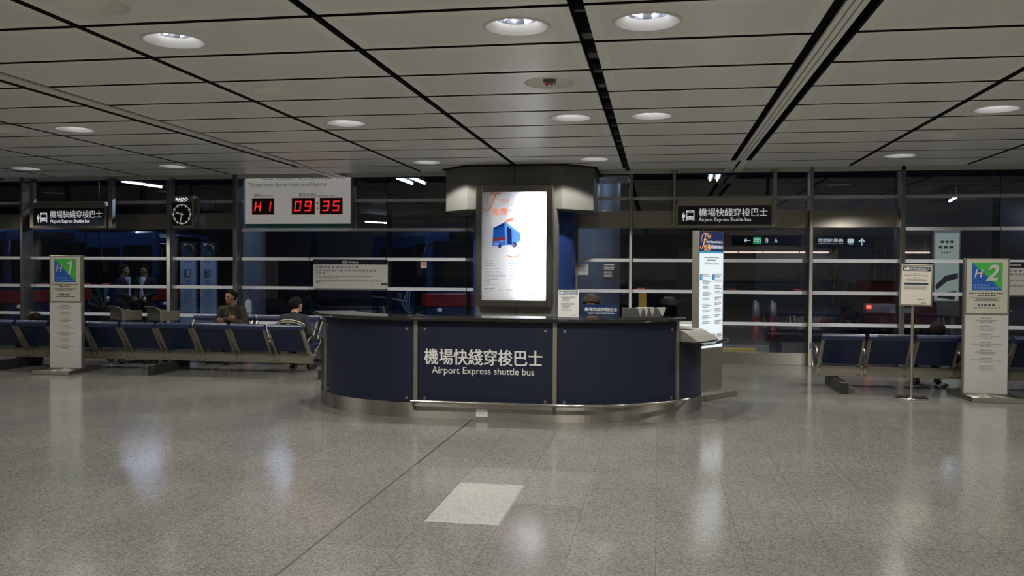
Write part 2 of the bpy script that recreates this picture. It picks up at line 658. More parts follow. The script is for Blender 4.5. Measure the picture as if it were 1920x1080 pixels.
# the downlights that light the hall from outside the picture
UNSEEN = [(-3.63, 2.46), (-0.98, 2.46), (3.48, 6.17), (3.48, 2.46), (-7.14, 6.17), (-7.14, 2.46), (-0.98, -1.25), (-7.14, -1.25), (3.48, -1.25), (-10.8, 6.17), (-10.8, 9.9), (-13.6, 9.9), (7.0, 9.9), (7.0, 6.17), (-3.63, -5.0), (3.48, -5.0), (-0.98, -6.9), (3.48, -6.9), (7.0, -6.9), (7.0, -1.25), (-7.14, -6.9), (7.1, 13.62), (-13.6, 13.62), (-13.6, 6.17), (7.0, 2.46)]
HOLES += UNSEEN


def panel(mb, x0, x1, y0, y1):
    z = CZ
    t = 0.03
    bx, by = 0.085, 0.085
    mb.add([(x0, y0, z), (x1, y0, z), (x1, y1, z), (x0, y1, z), (x0 + bx, y0 + by, z), (x1 - bx, y0 + by, z), (x1 - bx, y1 - by, z), (x0 + bx, y1 - by, z)],
           [(0, 4, 5, 1), (1, 5, 6, 2), (2, 6, 7, 3), (3, 7, 4, 0)], 0)
    mb.add([(x0, y0, z), (x1, y0, z), (x1, y1, z), (x0, y1, z), (x0, y0, z + t), (x1, y0, z + t), (x1, y1, z + t), (x0, y1, z + t)],
           [(0, 1, 5, 4), (1, 2, 6, 5), (2, 3, 7, 6), (3, 0, 4, 7), (4, 5, 6, 7)] if False else [(0, 1, 5, 4), (1, 2, 6, 5), (2, 3, 7, 6), (3, 0, 4, 7)], 2)
    ix0, ix1, iy0, iy1 = x0 + bx, x1 - bx, y0 + by, y1 - by
    hs = [h for h in HOLES if ix0 < h[0] < ix1 and iy0 < h[1] < iy1]
    cuts = [ix0, ix1]
    if len(hs) == 2:
        hs.sort()
        cuts = [ix0, (hs[0][0] + hs[1][0]) / 2, ix1]
    if not hs:
        mb.add([(ix0, iy0, z), (ix1, iy0, z), (ix1, iy1, z), (ix0, iy1, z)], [(0, 3, 2, 1)], 1)
    for k, h in enumerate(hs):
        a0, a1 = cuts[k], cuts[k + 1]
        angs = sorted(set([2 * PI * i / 32 for i in range(32)] + [math.atan2(yy - h[1], xx - h[0]) % (2 * PI) for xx in (a0, a1) for yy in (iy0, iy1)]))
        vs = []
        for t_ in angs:
            c, s_ = math.cos(t_), math.sin(t_)
            kx = ((a1 if c > 0 else a0) - h[0]) / c if abs(c) > 1e-9 else 1e9
            ky = ((iy1 if s_ > 0 else iy0) - h[1]) / s_ if abs(s_) > 1e-9 else 1e9
            q = min(kx, ky)
            vs += [(h[0] + HR * c, h[1] + HR * s_, z), (h[0] + q * c, h[1] + q * s_, z)]
        n = len(angs)
        mb.add(vs, [(2 * i, 2 * ((i + 1) % n), 2 * ((i + 1) % n) + 1, 2 * i + 1) for i in range(n)], 1)


mb = MB()
BAND = {k for k in range(len(XL)) if (k - 11) % 4 == 0}
edges = []
for k in range(len(XL) - 1):
    a = XL[k] + (0.155 if k in BAND else (0.052 if k == 10 else 0.034))
    b = XL[k + 1] - (0.155 if k + 1 in BAND else (0.052 if k + 1 == 10 else 0.034))
    edges.append((a, b))
for (a, b) in edges:
    for j in range(len(YL) - 1):
        c, d = YL[j] + 0.03, YL[j + 1] - 0.03
        if c > CEND:
            continue
        if YL[j] > 14.0:
            c -= 0.012
        d = min(d, CEND)
        panel(mb, a, b, c, d)
for k in BAND:      # slatted bands between two black slots
    x = XL[k]
    for o in (-0.052, 0.0, 0.052):
        mb.box(x + o - 0.019, x + o + 0.019, -10, 14.06, CZ, CZ + 0.02, 0)
    for sgn in (-1, 1):
        mb.box(x + sgn * 0.085 - 0.064, x + sgn * 0.085 + 0.064, 14.12, CEND, CZ, CZ + 0.02, 0)
mb.box(-20.2, 12.2, CEND, CEND + 0.012, CZ - 0.002, CZ + 0.1, 0)
# the void above: black slab and a few ducts seen through the slots
mb.box(-20.2, 12.2, -10.2, CEND + 0.012, CZ + 0.42, CZ + 0.5, 2)
for k in range(26):
    yy = random.uniform(2, 15)
    xx = random.uniform(-10, 6)
    mb.box(xx, xx + random.uniform(0.2, 1.2), yy, yy + random.uniform(0.05, 0.3), CZ + 0.06, CZ + 0.16, 3)
for k in range(22):
    yy = 3 + k * 0.6
    mb.box(-0.58, -0.5 + random.uniform(0.0, 0.1), yy, yy + random.uniform(0.05, 0.2), CZ + 0.05, CZ + 0.1, 3)
ce = mb.build('ceiling', [CEILB, CEILP, VOID, DUCT])
tag(ce, 'grey perforated metal panel ceiling with black slots between the panels', 'ceiling', kind='structure')


def spot(name, loc, watts, col, size=R(150), blend=0.22, rad=0.05, parent=None):
    li = bpy.data.lights.new(name, 'SPOT')
    li.energy = watts
    li.color = col
    li.spot_size = size
    li.spot_blend = blend
    li.shadow_soft_size = rad
    o = bpy.data.objects.new(name, li)
    COL.objects.link(o)
    if parent is not None:
        o.parent = parent
    o.location = loc
    return o


def make_downlight(lit):
    root = thing('ceiling_downlight', 'x', 'downlight')
    MB().lathe([(0.212, 0.0), (0.213, -0.006), (0.232, -0.009), (0.240, -0.004), (0.241, 0.0)], n=48).build('trim_ring', WHITE, root, True)
    MB().lathe([(0.212, -0.003), (0.195, 0.012), (0.150, 0.052), (0.145, 0.056)], n=48).build('collar', RINGM, root, True)
    if lit:
        MB().lathe([(0.145, 0.056), (0.137, 0.09), (0.115, 0.145), (0.075, 0.18), (0.0, 0.185)], n=14, smooth=False).build('reflector', REFLECT, root, True)
        MB().cone((-0.105, 0.04, 0.078), (-0.05, 0.04, 0.10), 0.022, n=10).cone((0.05, 0.02, 0.082), (0.10, 0.02, 0.075), 0.013, n=10).build('lamp', BULB, root, True)  # second small cone glows in place of the lamp's mirrored glint
    else:
        MB().lathe([(0.145, 0.056), (0.11, 0.060), (0.0, 0.062)], n=40).build('diffuser', RINGM, root, True)
    return root


dl_on, dl_off = make_downlight(True), make_downlight(False)
first = {1: True, 0: True}
for (x, y, lit, lab) in DOWN:
    src = dl_on if lit else dl_off
    o = src if first[lit] else copy_tree(src)
    first[lit] = False
    o.location = (x, y, CZ)
    o['label'] = lab
    o['group'] = 'lit recessed downlights' if lit else 'unlit recessed downlights'
    for c_ in list(o.children):
        if c_.type == 'LIGHT':
            bpy.data.objects.remove(c_)
    if lit:
        spot('downlight_glow', (0, 0, -0.004), DOWN_W * (1.8 if y < 13 else (2.1 if -4 < x < 0 else (1.9 if x > 0 else 1.2))), LAMP_WARM, (R(134) if x < 0 else R(141)) if y > 13 else R(150), 0.14 if y > 13 else 0.22, parent=o)
for (x, y) in UNSEEN:
    o = copy_tree(dl_on)
    o.location = (x, y, CZ)
    o['label'] = 'lit recessed downlight of the hall ceiling outside the picture'
    o['group'] = 'lit downlights outside the picture'
    for c_ in list(o.children):
        if c_.type == 'LIGHT':
            bpy.data.objects.remove(c_)
    spot('downlight_glow', (0, 0, -0.004), DOWN_W * (0.62 if x < -5 else 1.0), LAMP_WARM, parent=o)

o = thing('ceiling_camera', 'round ceiling recess holding a small camera with a red lens ring', 'ceiling camera', (CAMDOME[0], CAMDOME[1], CZ))
MB().lathe([(0.212, 0.02), (0.212, -0.004), (0.222, -0.008), (0.230, -0.006), (0.232, 0.0)], n=48).build('trim_ring', WHITE, o, True)
MB().lathe([(0.212, 0.0), (0.17, 0.05), (0.07, 0.085), (0.0, 0.088)], n=48).build('recess', RINGM, o, True)
MB().box(-0.055, 0.055, -0.02, 0.09, 0.0, 0.06).build('housing', GREYP, o, True, bevel=0.008)
MB().lathe([(0.0, -0.042), (0.022, -0.04), (0.03, -0.025), (0.032, 0.0)], (0, -0.01, 0.0), n=20).build('lens', STEELP, o, True)
MB().lathe([(0.031, -0.022), (0.035, -0.016), (0.035, -0.006), (0.031, 0.0)], (0, -0.01, 0.0), n=20).build('lens_ring', REDI, o, True)

# strip of ceiling that runs on past the glass line beside the column
mb = MB().box(-1.42, -0.56, 16.11, 17.3, CZ, CZ + 0.03).box(-1.42, -0.56, 16.11, 17.3, CZ + 0.03, CZ + 0.2, 1)
tag(mb.build('trim_20', [CEILB, VOID]), 'short strip of ceiling panel beyond the glass right of the column', 'soffit', kind='structure')
o = copy_tree(dl_on)
o.location = (-0.98, 16.35, CZ - 0.004)
o['label'] = 'bright pinkish downlight just outside the glass right of the column top'
o['group'] = 'lit recessed downlights'
for c_ in list(o.children):
    if c_.type == 'LIGHT':
        bpy.data.objects.remove(c_)
spot('downlight_glow', (0, 0, -0.02), 60, (1, 0.85, 0.8), parent=o)

# ------------------------------------------------------------ hall walls outside the picture
def struct(name, mb_, mats, label, cat, bevel=0.0):
    return tag(mb_.build(name, mats, bevel=bevel), label, cat, kind='structure')


struct('wall_left', MB().box(-20.2, -20, -10.2, 15.9, 0, CZ + 0.5), BEIGE, 'beige hall wall at the far left end', 'wall')
struct('wall_right', MB().box(12, 12.2, -10.2, 15.9, 0, CZ + 0.5), BEIGE, 'beige hall wall at the far right end', 'wall')
mb = MB().box(-20.2, 12.2, -10.2, -10, 0, CZ + 0.5)
for k in range(14):
    mb.box(-20 + k * 2.4, -19.98 + k * 2.4, -10, -9.985, 1.25, CZ, 1)
mb.box(-20, 12, -10, -9.96, 0, 1.25, 1)
mb.box(2.0, 11, -10, -9.85, 1.2, 1.32, 2)
struct('wall_back', mb, [BEIGE, OUTW, STEELD], 'beige panelled wall of the hall behind the viewer', 'wall')
o = thing('cove_light', 'pinkish white light strip along the hall wall behind the viewer', 'light strip', (6.5, -9.95, 2.5))
for a, b in ((2.0, 3.6), (3.66, 4.7), (4.76, 6.3), (6.36, 7.6), (10.6, 11.9)):
    MB().box(a, b, -9.96, -9.9, 2.50, 2.57).build('lamp', COVE, o)
MB().box(1.9, 11.95, -10, -9.96, 2.44, 2.6).build('tray', STEELD, o)

struct('trim_30', MB().box(-20, 12, 15.95, 16.1, CZ + 0.02, 4.36), VOID, 'unseen dark blocker added over the glass wall against the fill tubes', 'light blocker')  # added out of sight to keep the fill tubes from mirroring in the floor
# signs that hang behind the viewer and show mirrored in the glass
SY = -5.0
o = thing('exit_sign', 'hanging exit sign behind the viewer, green symbol beside letters A and B', 'hanging sign', (4.3, SY, 2.7))
MB().box(2.95, 5.62, SY - 0.12, SY - 0.01, 2.69, 3.1).build('panel', NAVYS, o, bevel=0.004)
MB().cone((3.2, SY - 0.06, 3.09), (3.2, SY - 0.06, 3.4), 0.015, n=8).cone((5.4, SY - 0.06, 3.09), (5.4, SY - 0.06, 3.4), 0.015, n=8).build('hanger', STEELD, o)
MB().rect(3.78, 4.10, 2.76, 3.03, SY - 0.005).build('green_panel', GREENL, o)
mb = MB()
add_text(mb, '出', 3.82, 4.06, 2.83, 3.01, SY + 0.002, back=True, weight=0.02)
add_text(mb, 'B', 4.24, 4.36, 2.81, 2.98, SY + 0.002, back=True)
add_text(mb, 'A', 4.60, 4.74, 2.81, 2.98, SY + 0.002, back=True)
mb.build('lettering', LITW, o)
mb = MB()
mb.poly([(3.42, 2.9), (3.5, 2.98), (3.53, 2.95), (3.495, 2.915), (3.68, 2.915), (3.68, 2.885), (3.495, 2.885), (3.53, 2.85), (3.5, 2.82)], SY + 0.002)
mb.build('arrow', LITW, o)
o = thing('direction_sign', 'hanging direction sign behind the viewer with an upward arrow and train symbol', 'hanging sign', (7.4, SY, 2.6))
MB().box(6.2, 8.6, SY - 0.12, SY - 0.01, 2.58, 3.05).build('panel', NAVYS, o, bevel=0.004)
MB().cone((6.5, SY - 0.06, 3.04), (6.5, SY - 0.06, 3.4), 0.015, n=8).cone((8.3, SY - 0.06, 3.04), (8.3, SY - 0.06, 3.4), 0.015, n=8).build('hanger', STEELD, o)
mb = MB()
add_text(mb, '機場/博覽館', 6.30, 7.25, 2.83, 2.97, SY + 0.002, back=True, weight=0.01)
add_text(mb, 'Airport / AsiaWorld-Expo', 6.30, 7.25, 2.74, 2.80, SY + 0.002, back=True)
mb.build('lettering', LITW, o)
mb = MB()
mb.box(7.42, 7.66, SY, SY + 0.002, 2.80, 2.96).box(7.46, 7.62, SY, SY + 0.002, 2.74, 2.77)
mb.build('train_symbol', LITW, o)
mb = MB()
mb.poly([(7.96, 2.98), (8.09, 2.86), (8.05, 2.83), (7.98, 2.9), (7.98, 2.70), (7.94, 2.70), (7.94, 2.9), (7.87, 2.83), (7.83, 2.86)], SY + 0.002)
mb.build('arrow', LITW, o)

# ------------------------------------------------------------ glass wall
GY = 15.86
BARS = [2.935, 1.837, 1.285, 0.735]      # top edges of the white bars
wn = 0


def glazing(x0, x1, bars, label, z0=0.02, z1=3.7, joints=()):
    global wn
    wn += 1
    p = MB().box(x0, x1, GY, GY + 0.014, z0, z1).build('window_%d' % wn, GLASS)
    tag(p, label, 'window', kind='structure')
    for zt in bars:
        MB().box(x0, x1, GY - 0.035, GY - 0.002, zt - 0.058, zt).build('glazing_bar', RAILW, p)
    return p


fr_bars = [2.935, 2.39, 1.837, 1.285, 0.735]
glazing(-19.9, -12.47, BARS, 'glass bay left of the broad steel post at the left edge')
glazing(-12.41, -9.40, BARS, 'glass bay behind the left hanging bus sign')
glazing(-9.32, -7.98, BARS, 'narrow glass bay behind the square clock')
glazing(-7.90, -6.53, fr_bars, 'frameless glass pane under the departure board')
glazing(-6.51, -5.02, fr_bars, 'frameless glass pane with the notice board on it')
glazing(-5.00, -3.49, fr_bars, 'frameless glass pane with the no smoking sticker')
glazing(-3.47, -3.0, fr_bars, 'sliver of glass pane left of the blue column')
glazing(-1.9, -0.51, BARS, 'glass bay right of the blue column')
glazing(-0.46, 2.54, BARS, 'glass door bay behind the right hanging bus sign', 0.21)
glazing(2.60, 4.01, BARS, 'glass bay behind the first seats of the right bench')
glazing(4.09, 5.62, fr_bars, 'frameless glass pane behind the poster stand and the H2 sign')
glazing(5.64, 7.2, fr_bars, 'frameless glass pane at the right edge of the photo')
glazing(7.22, 11.9, fr_bars, 'frameless glass beyond the right edge of the photo')

tn = 0


def trim(mb_, mats, label, cat, bevel=0.0):
    global tn
    tn += 1
    return struct('trim_%d' % tn, mb_, mats, label, cat, bevel)


trim(MB().box(-12.47, -12.41, GY - 0.26, GY + 0.05, 0, 3.6), STEEL, 'broad steel post of the glass wall near the left edge', 'steel post', 0.006)
trim(MB().box(-9.40, -9.32, GY - 0.14, GY + 0.05, 0, 3.6), STEEL, 'steel post of the glass wall left of the clock', 'steel post', 0.006)
trim(MB().box(-7.98, -7.90, GY - 0.22, GY + 0.05, 0, 3.6), STEEL, 'steel post of the glass wall between clock and departure board', 'steel post', 0.006)
trim(MB().box(-1.47, -1.42, GY - 0.10, GY - 0.04, 0, 2.69), STEEL, 'thin steel jamb beside the right edge of the blue column', 'steel post', 0.004)
trim(MB().box(-0.51, -0.46, GY - 0.12, GY + 0.05, 0, 3.6), STEEL, 'thin steel post between the column and the right hanging sign', 'steel post', 0.004)
trim(MB().box(2.54, 2.60, GY - 0.22, GY + 0.05, 0, 3.6), STEEL, 'steel post right of the door under the right hanging sign', 'steel post', 0.006)
trim(MB().box(4.01, 4.09, GY - 0.20, GY + 0.05, 0, 3.6), STEEL, 'steel post behind the poster stand', 'steel post', 0.006)
for x0, x1, t_ in ((-19.9, -12.47, 'left of the broad left post'), (-12.41, -9.40, 'behind the left hanging bus sign'), (-9.32, -7.98, 'behind the clock'),
                   (-1.42, -0.51, 'right of the column'), (-0.46, 2.54, 'behind the right hanging sign'), (2.60, 4.01, 'right of the right hanging sign')):
    trim(MB().box(x0, x1, GY - 0.09, GY - 0.004, 2.376, 2.683), STEEL, 'brushed steel header band ' + t_, 'header band', 0.005)
trim(MB().box(-0.46, 2.54, GY - 0.05, GY + 0.02, 0.0, 0.21), STEEL, 'brushed steel kick plate at the foot of the glass door', 'kick plate', 0.004)
for x, t_ in ((-10.93, 'behind the left bus sign'), (-6.52, 'left of the notice board'), (-5.01, 'right of the notice board'), (-3.48, 'left of the column'), (5.63, 'above the H2 sign'), (1.02, 'above the right bus sign')):
    mb = MB().box(x - 0.008, x + 0.008, GY + 0.02, GY + (0.34 if x not in (-10.93, 1.02) else 0.03), 0, 3.7) if x not in (-10.93, 1.02) else MB().box(x - 0.006, x + 0.006, GY - 0.002, GY + 0.018, 0.02 if x < 0 else 0.22, 3.7)
    trim(mb, FINM, 'dark glass fin or joint ' + t_, 'glass fin')

# ------------------------------------------------------------ column, shroud and its light box
CX = -2.32
o = thing('column', 'blue round column with a grey angular shroud under the ceiling', 'column', (CX, 15.3, 0), kind='structure')
MB().lathe([(0.9, 0), (0.9, CZ + 0.1)], (CX, 15.3, 0), n=64).build('shaft', BLUEC, o)
h, c = 0.783, 0.47
y0 = 14.15
oc = [(CX - h, y0), (CX + h, y0), (CX + h + c, y0 + c), (CX + h + c, y0 + c + 1.4), (CX - h - c, y0 + c + 1.4), (CX - h - c, y0 + c)]
sh = MB().slab(oc, 2.61, CZ - 0.015).build('shroud', GREYP, o, bevel=0.004)
MB().box(CX - 0.005, CX + 0.005, y0 - 0.003, y0 + 0.02, 2.61, CZ - 0.02).build('seam', BLACK, sh)
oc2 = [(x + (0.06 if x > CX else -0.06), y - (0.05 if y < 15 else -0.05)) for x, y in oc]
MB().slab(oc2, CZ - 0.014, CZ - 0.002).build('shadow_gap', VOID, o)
MB().box(-2.92, -1.62, 14.02, 14.5, 0.0, 2.6).box(-2.274, -2.266, 14.012, 14.03, 0.0, 1.04, 1).build('backing_panel', [GREYP, BLACK], o, bevel=0.003)

LB = (-2.884, -1.652, 1.04, 2.955)
lb = thing('poster_light_box', 'tall steel framed light box with the free shuttle bus poster on the column', 'light box', (-2.268, 13.9, 1.04))
x0, x1, z0, z1 = LB
YF, YB = 13.80, 14.01
iw = 0.095
mb = MB()
for a, b, c_, d in ((x0, x0 + iw, z0, z1), (x1 - iw, x1, z0, z1), (x0 + iw, x1 - iw, z0, z0 + iw), (x0 + iw, x1 - iw, z1 - iw, z1)):
    mb.box(a, b, YF, YB, c_, d)
mb.build('frame', mat('dark_frame_steel', (0.20, 0.19, 0.165), 0.32, 1.0), lb, bevel=0.006)
ix0, ix1, iz0, iz1 = x0 + iw, x1 - iw, z0 + iw, z1 - iw
MB().box(ix0, ix1, YB - 0.02, YB - 0.005, iz0, iz1).build('back_plate', mat('light_box_back', (0.32, 0.32, 0.32), 0.5), lb)
PANELF = film_mat('poster_film_white', (0.82, 0.83, 0.86))
PY = YF + 0.035
MB().rect(ix0, ix1, iz0, iz1, PY).build('poster', PANELF, lb)
TUBEL = mat('light_box_tube', (1, 1, 1), 0.5, emit=22, ecol=(0.93, 0.95, 1.0))
for k, xx in enumerate((ix1 - 0.12, ix1 - 0.33)):
    MB().cone((xx, YB - 0.07, iz0 + 0.03), (xx, YB - 0.07, iz1 - 0.03), 0.016, n=10).build('fluorescent_tube', TUBEL, lb)
F_OR = film_mat('poster_film_orange', (0.80, 0.34, 0.17))
F_BL = film_mat('poster_film_blue', (0.06, 0.22, 0.66))
F_BM = film_mat('poster_film_sky', (0.18, 0.45, 0.85))
F_DK = film_mat('poster_film_navy', (0.03, 0.05, 0.14))
F_RD = film_mat('poster_film_red', (0.62, 0.07, 0.06))
F_GY = film_mat('poster_film_grey', (0.28, 0.29, 0.31))
F_LB = film_mat('poster_film_pale_blue', (0.40, 0.52, 0.75))


def swash(mb_, ox, oz, s, y, mi=0, M=None):
    """the big flowing F of the headline as flat ribbons"""
    def rib(pts, ws):
        L_, R_ = [], []
        for i, (a, b) in enumerate(pts):
            p, q = pts[max(i - 1, 0)], pts[min(i + 1, len(pts) - 1)]
            dx, dz = q[0] - p[0], q[1] - p[1]
            l = math.hypot(dx, dz) or 1
            w = ws[i] / 2
            L_.append((ox + s * (a - dz / l * w), y, oz + s * (b + dx / l * w)))
            R_.append((ox + s * (a + dz / l * w), y, oz + s * (b - dx / l * w)))
        n = len(pts)
        mb_.add(L_ + R_, [(i, n + i, n + i + 1, i + 1) for i in range(n - 1)], mi, False, M)
    rib([(0.03, 0.14), (0.0, 0.10), (0.02, 0.03), (0.10, 0.0), (0.22, 0.05), (0.33, 0.22), (0.42, 0.48), (0.52, 0.76), (0.62, 0.92)],
        [0.10, 0.06, 0.04, 0.05, 0.07, 0.08, 0.08, 0.08, 0.06])
    rib([(0.22, 0.42), (0.14, 0.48), (0.12, 0.64), (0.20, 0.82), (0.34, 0.92), (0.55, 0.94), (0.75, 0.92), (0.95, 0.97)],
        [0.02, 0.03, 0.04, 0.05, 0.06, 0.07, 0.06, 0.02])
    rib([(0.36, 0.58), (0.50, 0.60), (0.66, 0.58), (0.76, 0.66)], [0.02, 0.05, 0.04, 0.02])


def pos(px, pz):
    """poster coordinates 0..1 to metres"""
    return ix0 + px * (ix1 - ix0), iz0 + pz * (iz1 - iz0)


PW, PH = ix1 - ix0, iz1 - iz0
y1_, y2_, y3_ = PY - 0.002, PY - 0.004, PY - 0.006
mb = MB()
swash(mb, *pos(0.04, 0.825), 0.30, y1_)
a, b = pos(0.28, 0.895)
add_text(mb, 'ree', a, a + 0.145, b, b + 0.075, y1_, shear=0.35)
a, b = pos(0.16, 0.785)
add_text(mb, '免費', a, a + 0.24, b, b + 0.115, y1_, weight=0.012)
mb.build('headline', F_OR, lb)
mb = MB()
a, b = pos(0.215, 0.858)
add_text(mb, 'Airport Express', a, a + 0.46, b, b + 0.058, y1_, shear=0.15)
a, b = pos(0.40, 0.817)
add_text(mb, '機場快綫穿梭巴士', a, a + 0.46, b, b + 0.045, y1_)
mb.build('headline_lettering', F_LB, lb)
# ring and bus picture
mb = MB()
cxr, czr = pos(0.49, 0.575)
n = 48
rr = 0.30
vs = []
for i in range(n):
    t = 2 * PI * i / n
    w = 0.008 + 0.012 * (0.5 - 0.5 * math.cos(t + 0.8))
    for q in (rr - w, rr + w):
        vs.append((cxr + q * 0.8 * math.cos(t), y1_, czr + q * math.sin(t)))
mb.add(vs, [(2 * i, 2 * ((i + 1) % n), 2 * ((i + 1) % n) + 1, 2 * i + 1) for i in range(n) if not (4 < i < 12 or 19 < i < 33)])
mb.build('ring_picture', F_OR, lb)
BM_ = MB()


def bp(pts, mi, y=None):
    """points of the bus picture, in pixels of the headline crop, x 73..1165 = poster width, z from 80 down at 9 px per"""
    BM_.poly([(ix0 + (a - 78) / 1092.0 * PW, iz1 - (b - 70) / 1812.0 * PH) for a, b in pts], y or y2_, mi)


bp([(272, 665), (465, 572), (485, 960), (258, 968)], 0)                       # front
bp([(465, 572), (490, 580), (745, 770), (735, 880), (660, 930), (600, 955), (485, 960)], 1)  # side
bp([(280, 680), (455, 610), (462, 800), (275, 850)], 2, y3_)                   # windscreen
bp([(290, 668), (458, 590), (458, 622), (290, 700)], 3, y3_ - 0.001)           # destination blind
bp([(262, 852), (478, 808), (480, 868), (262, 895)], 4, y3_)                   # red band
bp([(505, 650), (580, 690), (590, 940), (515, 950)], 3, y3_)                   # door
bp([(600, 695), (665, 745), (672, 860), (602, 825)], 5, y3_)                   # side windows
bp([(672, 750), (740, 790), (735, 865), (678, 850)], 5, y3_)
for cx_, cz_, r_ in ((385, 975, 28), (630, 950, 42)):
    bp([(cx_ + r_ * math.cos(2 * PI * i / 16), cz_ + r_ * 1.1 * math.sin(2 * PI * i / 16)) for i in range(16)], 3, y3_)
bp([(615 + 26 * math.cos(2 * PI * i / 12), 950 + 32 * math.sin(2 * PI * i / 12)) for i in range(12)], 6, y3_ - 0.001)
bp([(290, 925), (365, 920), (362, 950), (292, 953)], 6, y3_)                   # number plate
for k in range(3):
    bp([(385 + 32 * k, 880), (408 + 32 * k, 877), (408 + 32 * k, 900), (385 + 32 * k, 903)], 6 if k < 2 else 7, y3_)
BM_.build('bus_picture', [F_BL, F_BM, film_mat('poster_film_deep_blue', (0.03, 0.20, 0.46)), F_DK, F_RD, F_LB, film_mat('poster_film_pale', (0.7, 0.75, 0.8)), F_OR], lb)
mb = MB()
for k, zz in enumerate((0.365, 0.343, 0.320, 0.296, 0.262, 0.235, 0.220, 0.196, 0.182, 0.168, 0.155, 0.143)):
    a, b = pos(0.045, zz)
    hh = 0.016 if k < 5 else 0.011
    add_lines(mb, a, a + (0.14, 0.17, 0.17, 0.24, 0.28, 0.35, 0.33, 0.24, 0.10, 0.09, 0.12, 0.22)[k], b, hh, y1_, fill=1, word=2.0)
    a, b = pos(0.43, zz)
    add_lines(mb, a, a + 0.45, b, hh * 0.7, y1_, word=2.5)
a, b = pos(0.045, 0.095)
add_lines(mb, a, a + 0.18, b + 0.02, 0.022, y1_, fill=1, word=1.2)
add_lines(mb, a, a + 0.18, b - 0.015, 0.008, y1_, fill=1)
a, b = pos(0.25, 0.082)
add_text(mb, '2881 8888', a, a + 0.245, b, b + 0.042, y1_)
mb.build('small_text', F_GY, lb)
mb = MB()
a, b = pos(0.75, 0.045)
mb.poly([(a, b), (a + 0.03, b), (a + 0.008, b + 0.03)], y1_).poly([(a - 0.13, b - 0.02), (a - 0.04, b - 0.02), (a - 0.03, b - 0.005), (a - 0.11, b - 0.005)], y1_)
mb.build('emblem', F_DK, lb)

# ------------------------------------------------------------ information counter
KX, KY, KH, KR = -1.83, 9.25, 0.76, 1.6


def path(s, off=0.0):
    """point on the counter front, s metres right of its middle, off metres outward"""
    sg = 1 if s >= 0 else -1
    t = abs(s)
    if t <= KH:
        return Vector((KX + s, KY - off, 0))
    a = (t - KH) / KR
    return Vector((KX + sg * (KH + (KR + off) * math.sin(a)), KY + KR - (KR + off) * math.cos(a), 0))


def sweep(mb_, prof, s0, s1, step=0.06, mi=0, smooth=False):
    n = max(2, int(abs(s1 - s0) / step) + 1)
    ss = sorted(set([s0 + (s1 - s0) * i / n for i in range(n + 1)] + [q for q in (-KH, KH) if s0 < q < s1]))
    k = len(prof)
    vs = []
    for s_ in ss:
        for (o_, z_) in prof:
            p = path(s_, o_)
            vs.append((p.x, p.y, z_))
    fs = []
    for i in range(len(ss) - 1):
        for j in range(k):
            j2 = (j + 1) % k
            fs.append((i * k + j, (i + 1) * k + j, (i + 1) * k + j2, i * k + j2))
    mb_.add(vs, fs, mi, smooth)
    mb_.add(vs[:k], [list(range(k))], mi)
    mb_.add(vs[-k:], [list(range(k - 1, -1, -1))], mi)
    return mb_


def rp(o0, o1, z0_, z1_):
    return [(o0, z0_), (o1, z0_), (o1, z1_), (o0, z1_)]


SE = 2.254          # end strip of the tall part
SS = KH + KR * R(97)
ct = thing('information_counter', 'curved navy information counter with steel plinth and white shuttle bus lettering', 'counter', (KX, KY + 1.0, 0))
sweep(MB(), rp(-0.03, 0.0, 0.0, 0.165), -SS, SS).build('plinth', STEEL, ct)
sweep(MB(), rp(-0.09, -0.035, 0.0, 1.055), -2.45, SE + 0.02).build('carcass', BLACK, ct)
sweep(MB(), rp(-0.09, -0.035, 0.0, 0.79), SE + 0.03, SS).build('side_carcass', BLACK, ct)
pn = [(-0.733, 0.733), (-SE + 0.026, -0.787), (0.787, SE - 0.026)]
for a, b in pn:
    sweep(MB(), rp(-0.03, -0.006, 0.17, 1.05), a, b).build('front_panel', NAVY, ct)
sweep(MB(), rp(-0.03, -0.006, 0.17, 0.79), SE + 0.03, SS).build('side_panel', NAVY, ct)
sweep(MB(), rp(-0.03, -0.006, 0.17, 0.79), -SS, -SE - 0.03).build('side_panel', NAVY, ct)
for s_ in (-SE, -0.76, 0.76, SE):
    sweep(MB(), rp(-0.03, 0.012, 0.165, 1.055), s_ - 0.022, s_ + 0.022).build('metal_strip', STEELD, ct)
for a, b in pn:
    for s_ in (a + 0.075, b - 0.075):
        for zz in (0.215, 0.965):
            p, q = path(s_, -0.007), path(s_, 0.006)
            MB().cone((p.x, p.y, zz), (q.x, q.y, zz), 0.0145, n=14).build('bolt', STEELD, ct)
# black top with a rounded nose
prof = [(-0.42, 1.055), (0.06, 1.055), (0.085, 1.062), (0.095, 1.078), (0.088, 1.095), (0.07, 1.101), (-0.42, 1.101)]
sweep(MB(), prof, -2.62, SE + 0.03, step=0.04).build('countertop', BLACKG, ct)
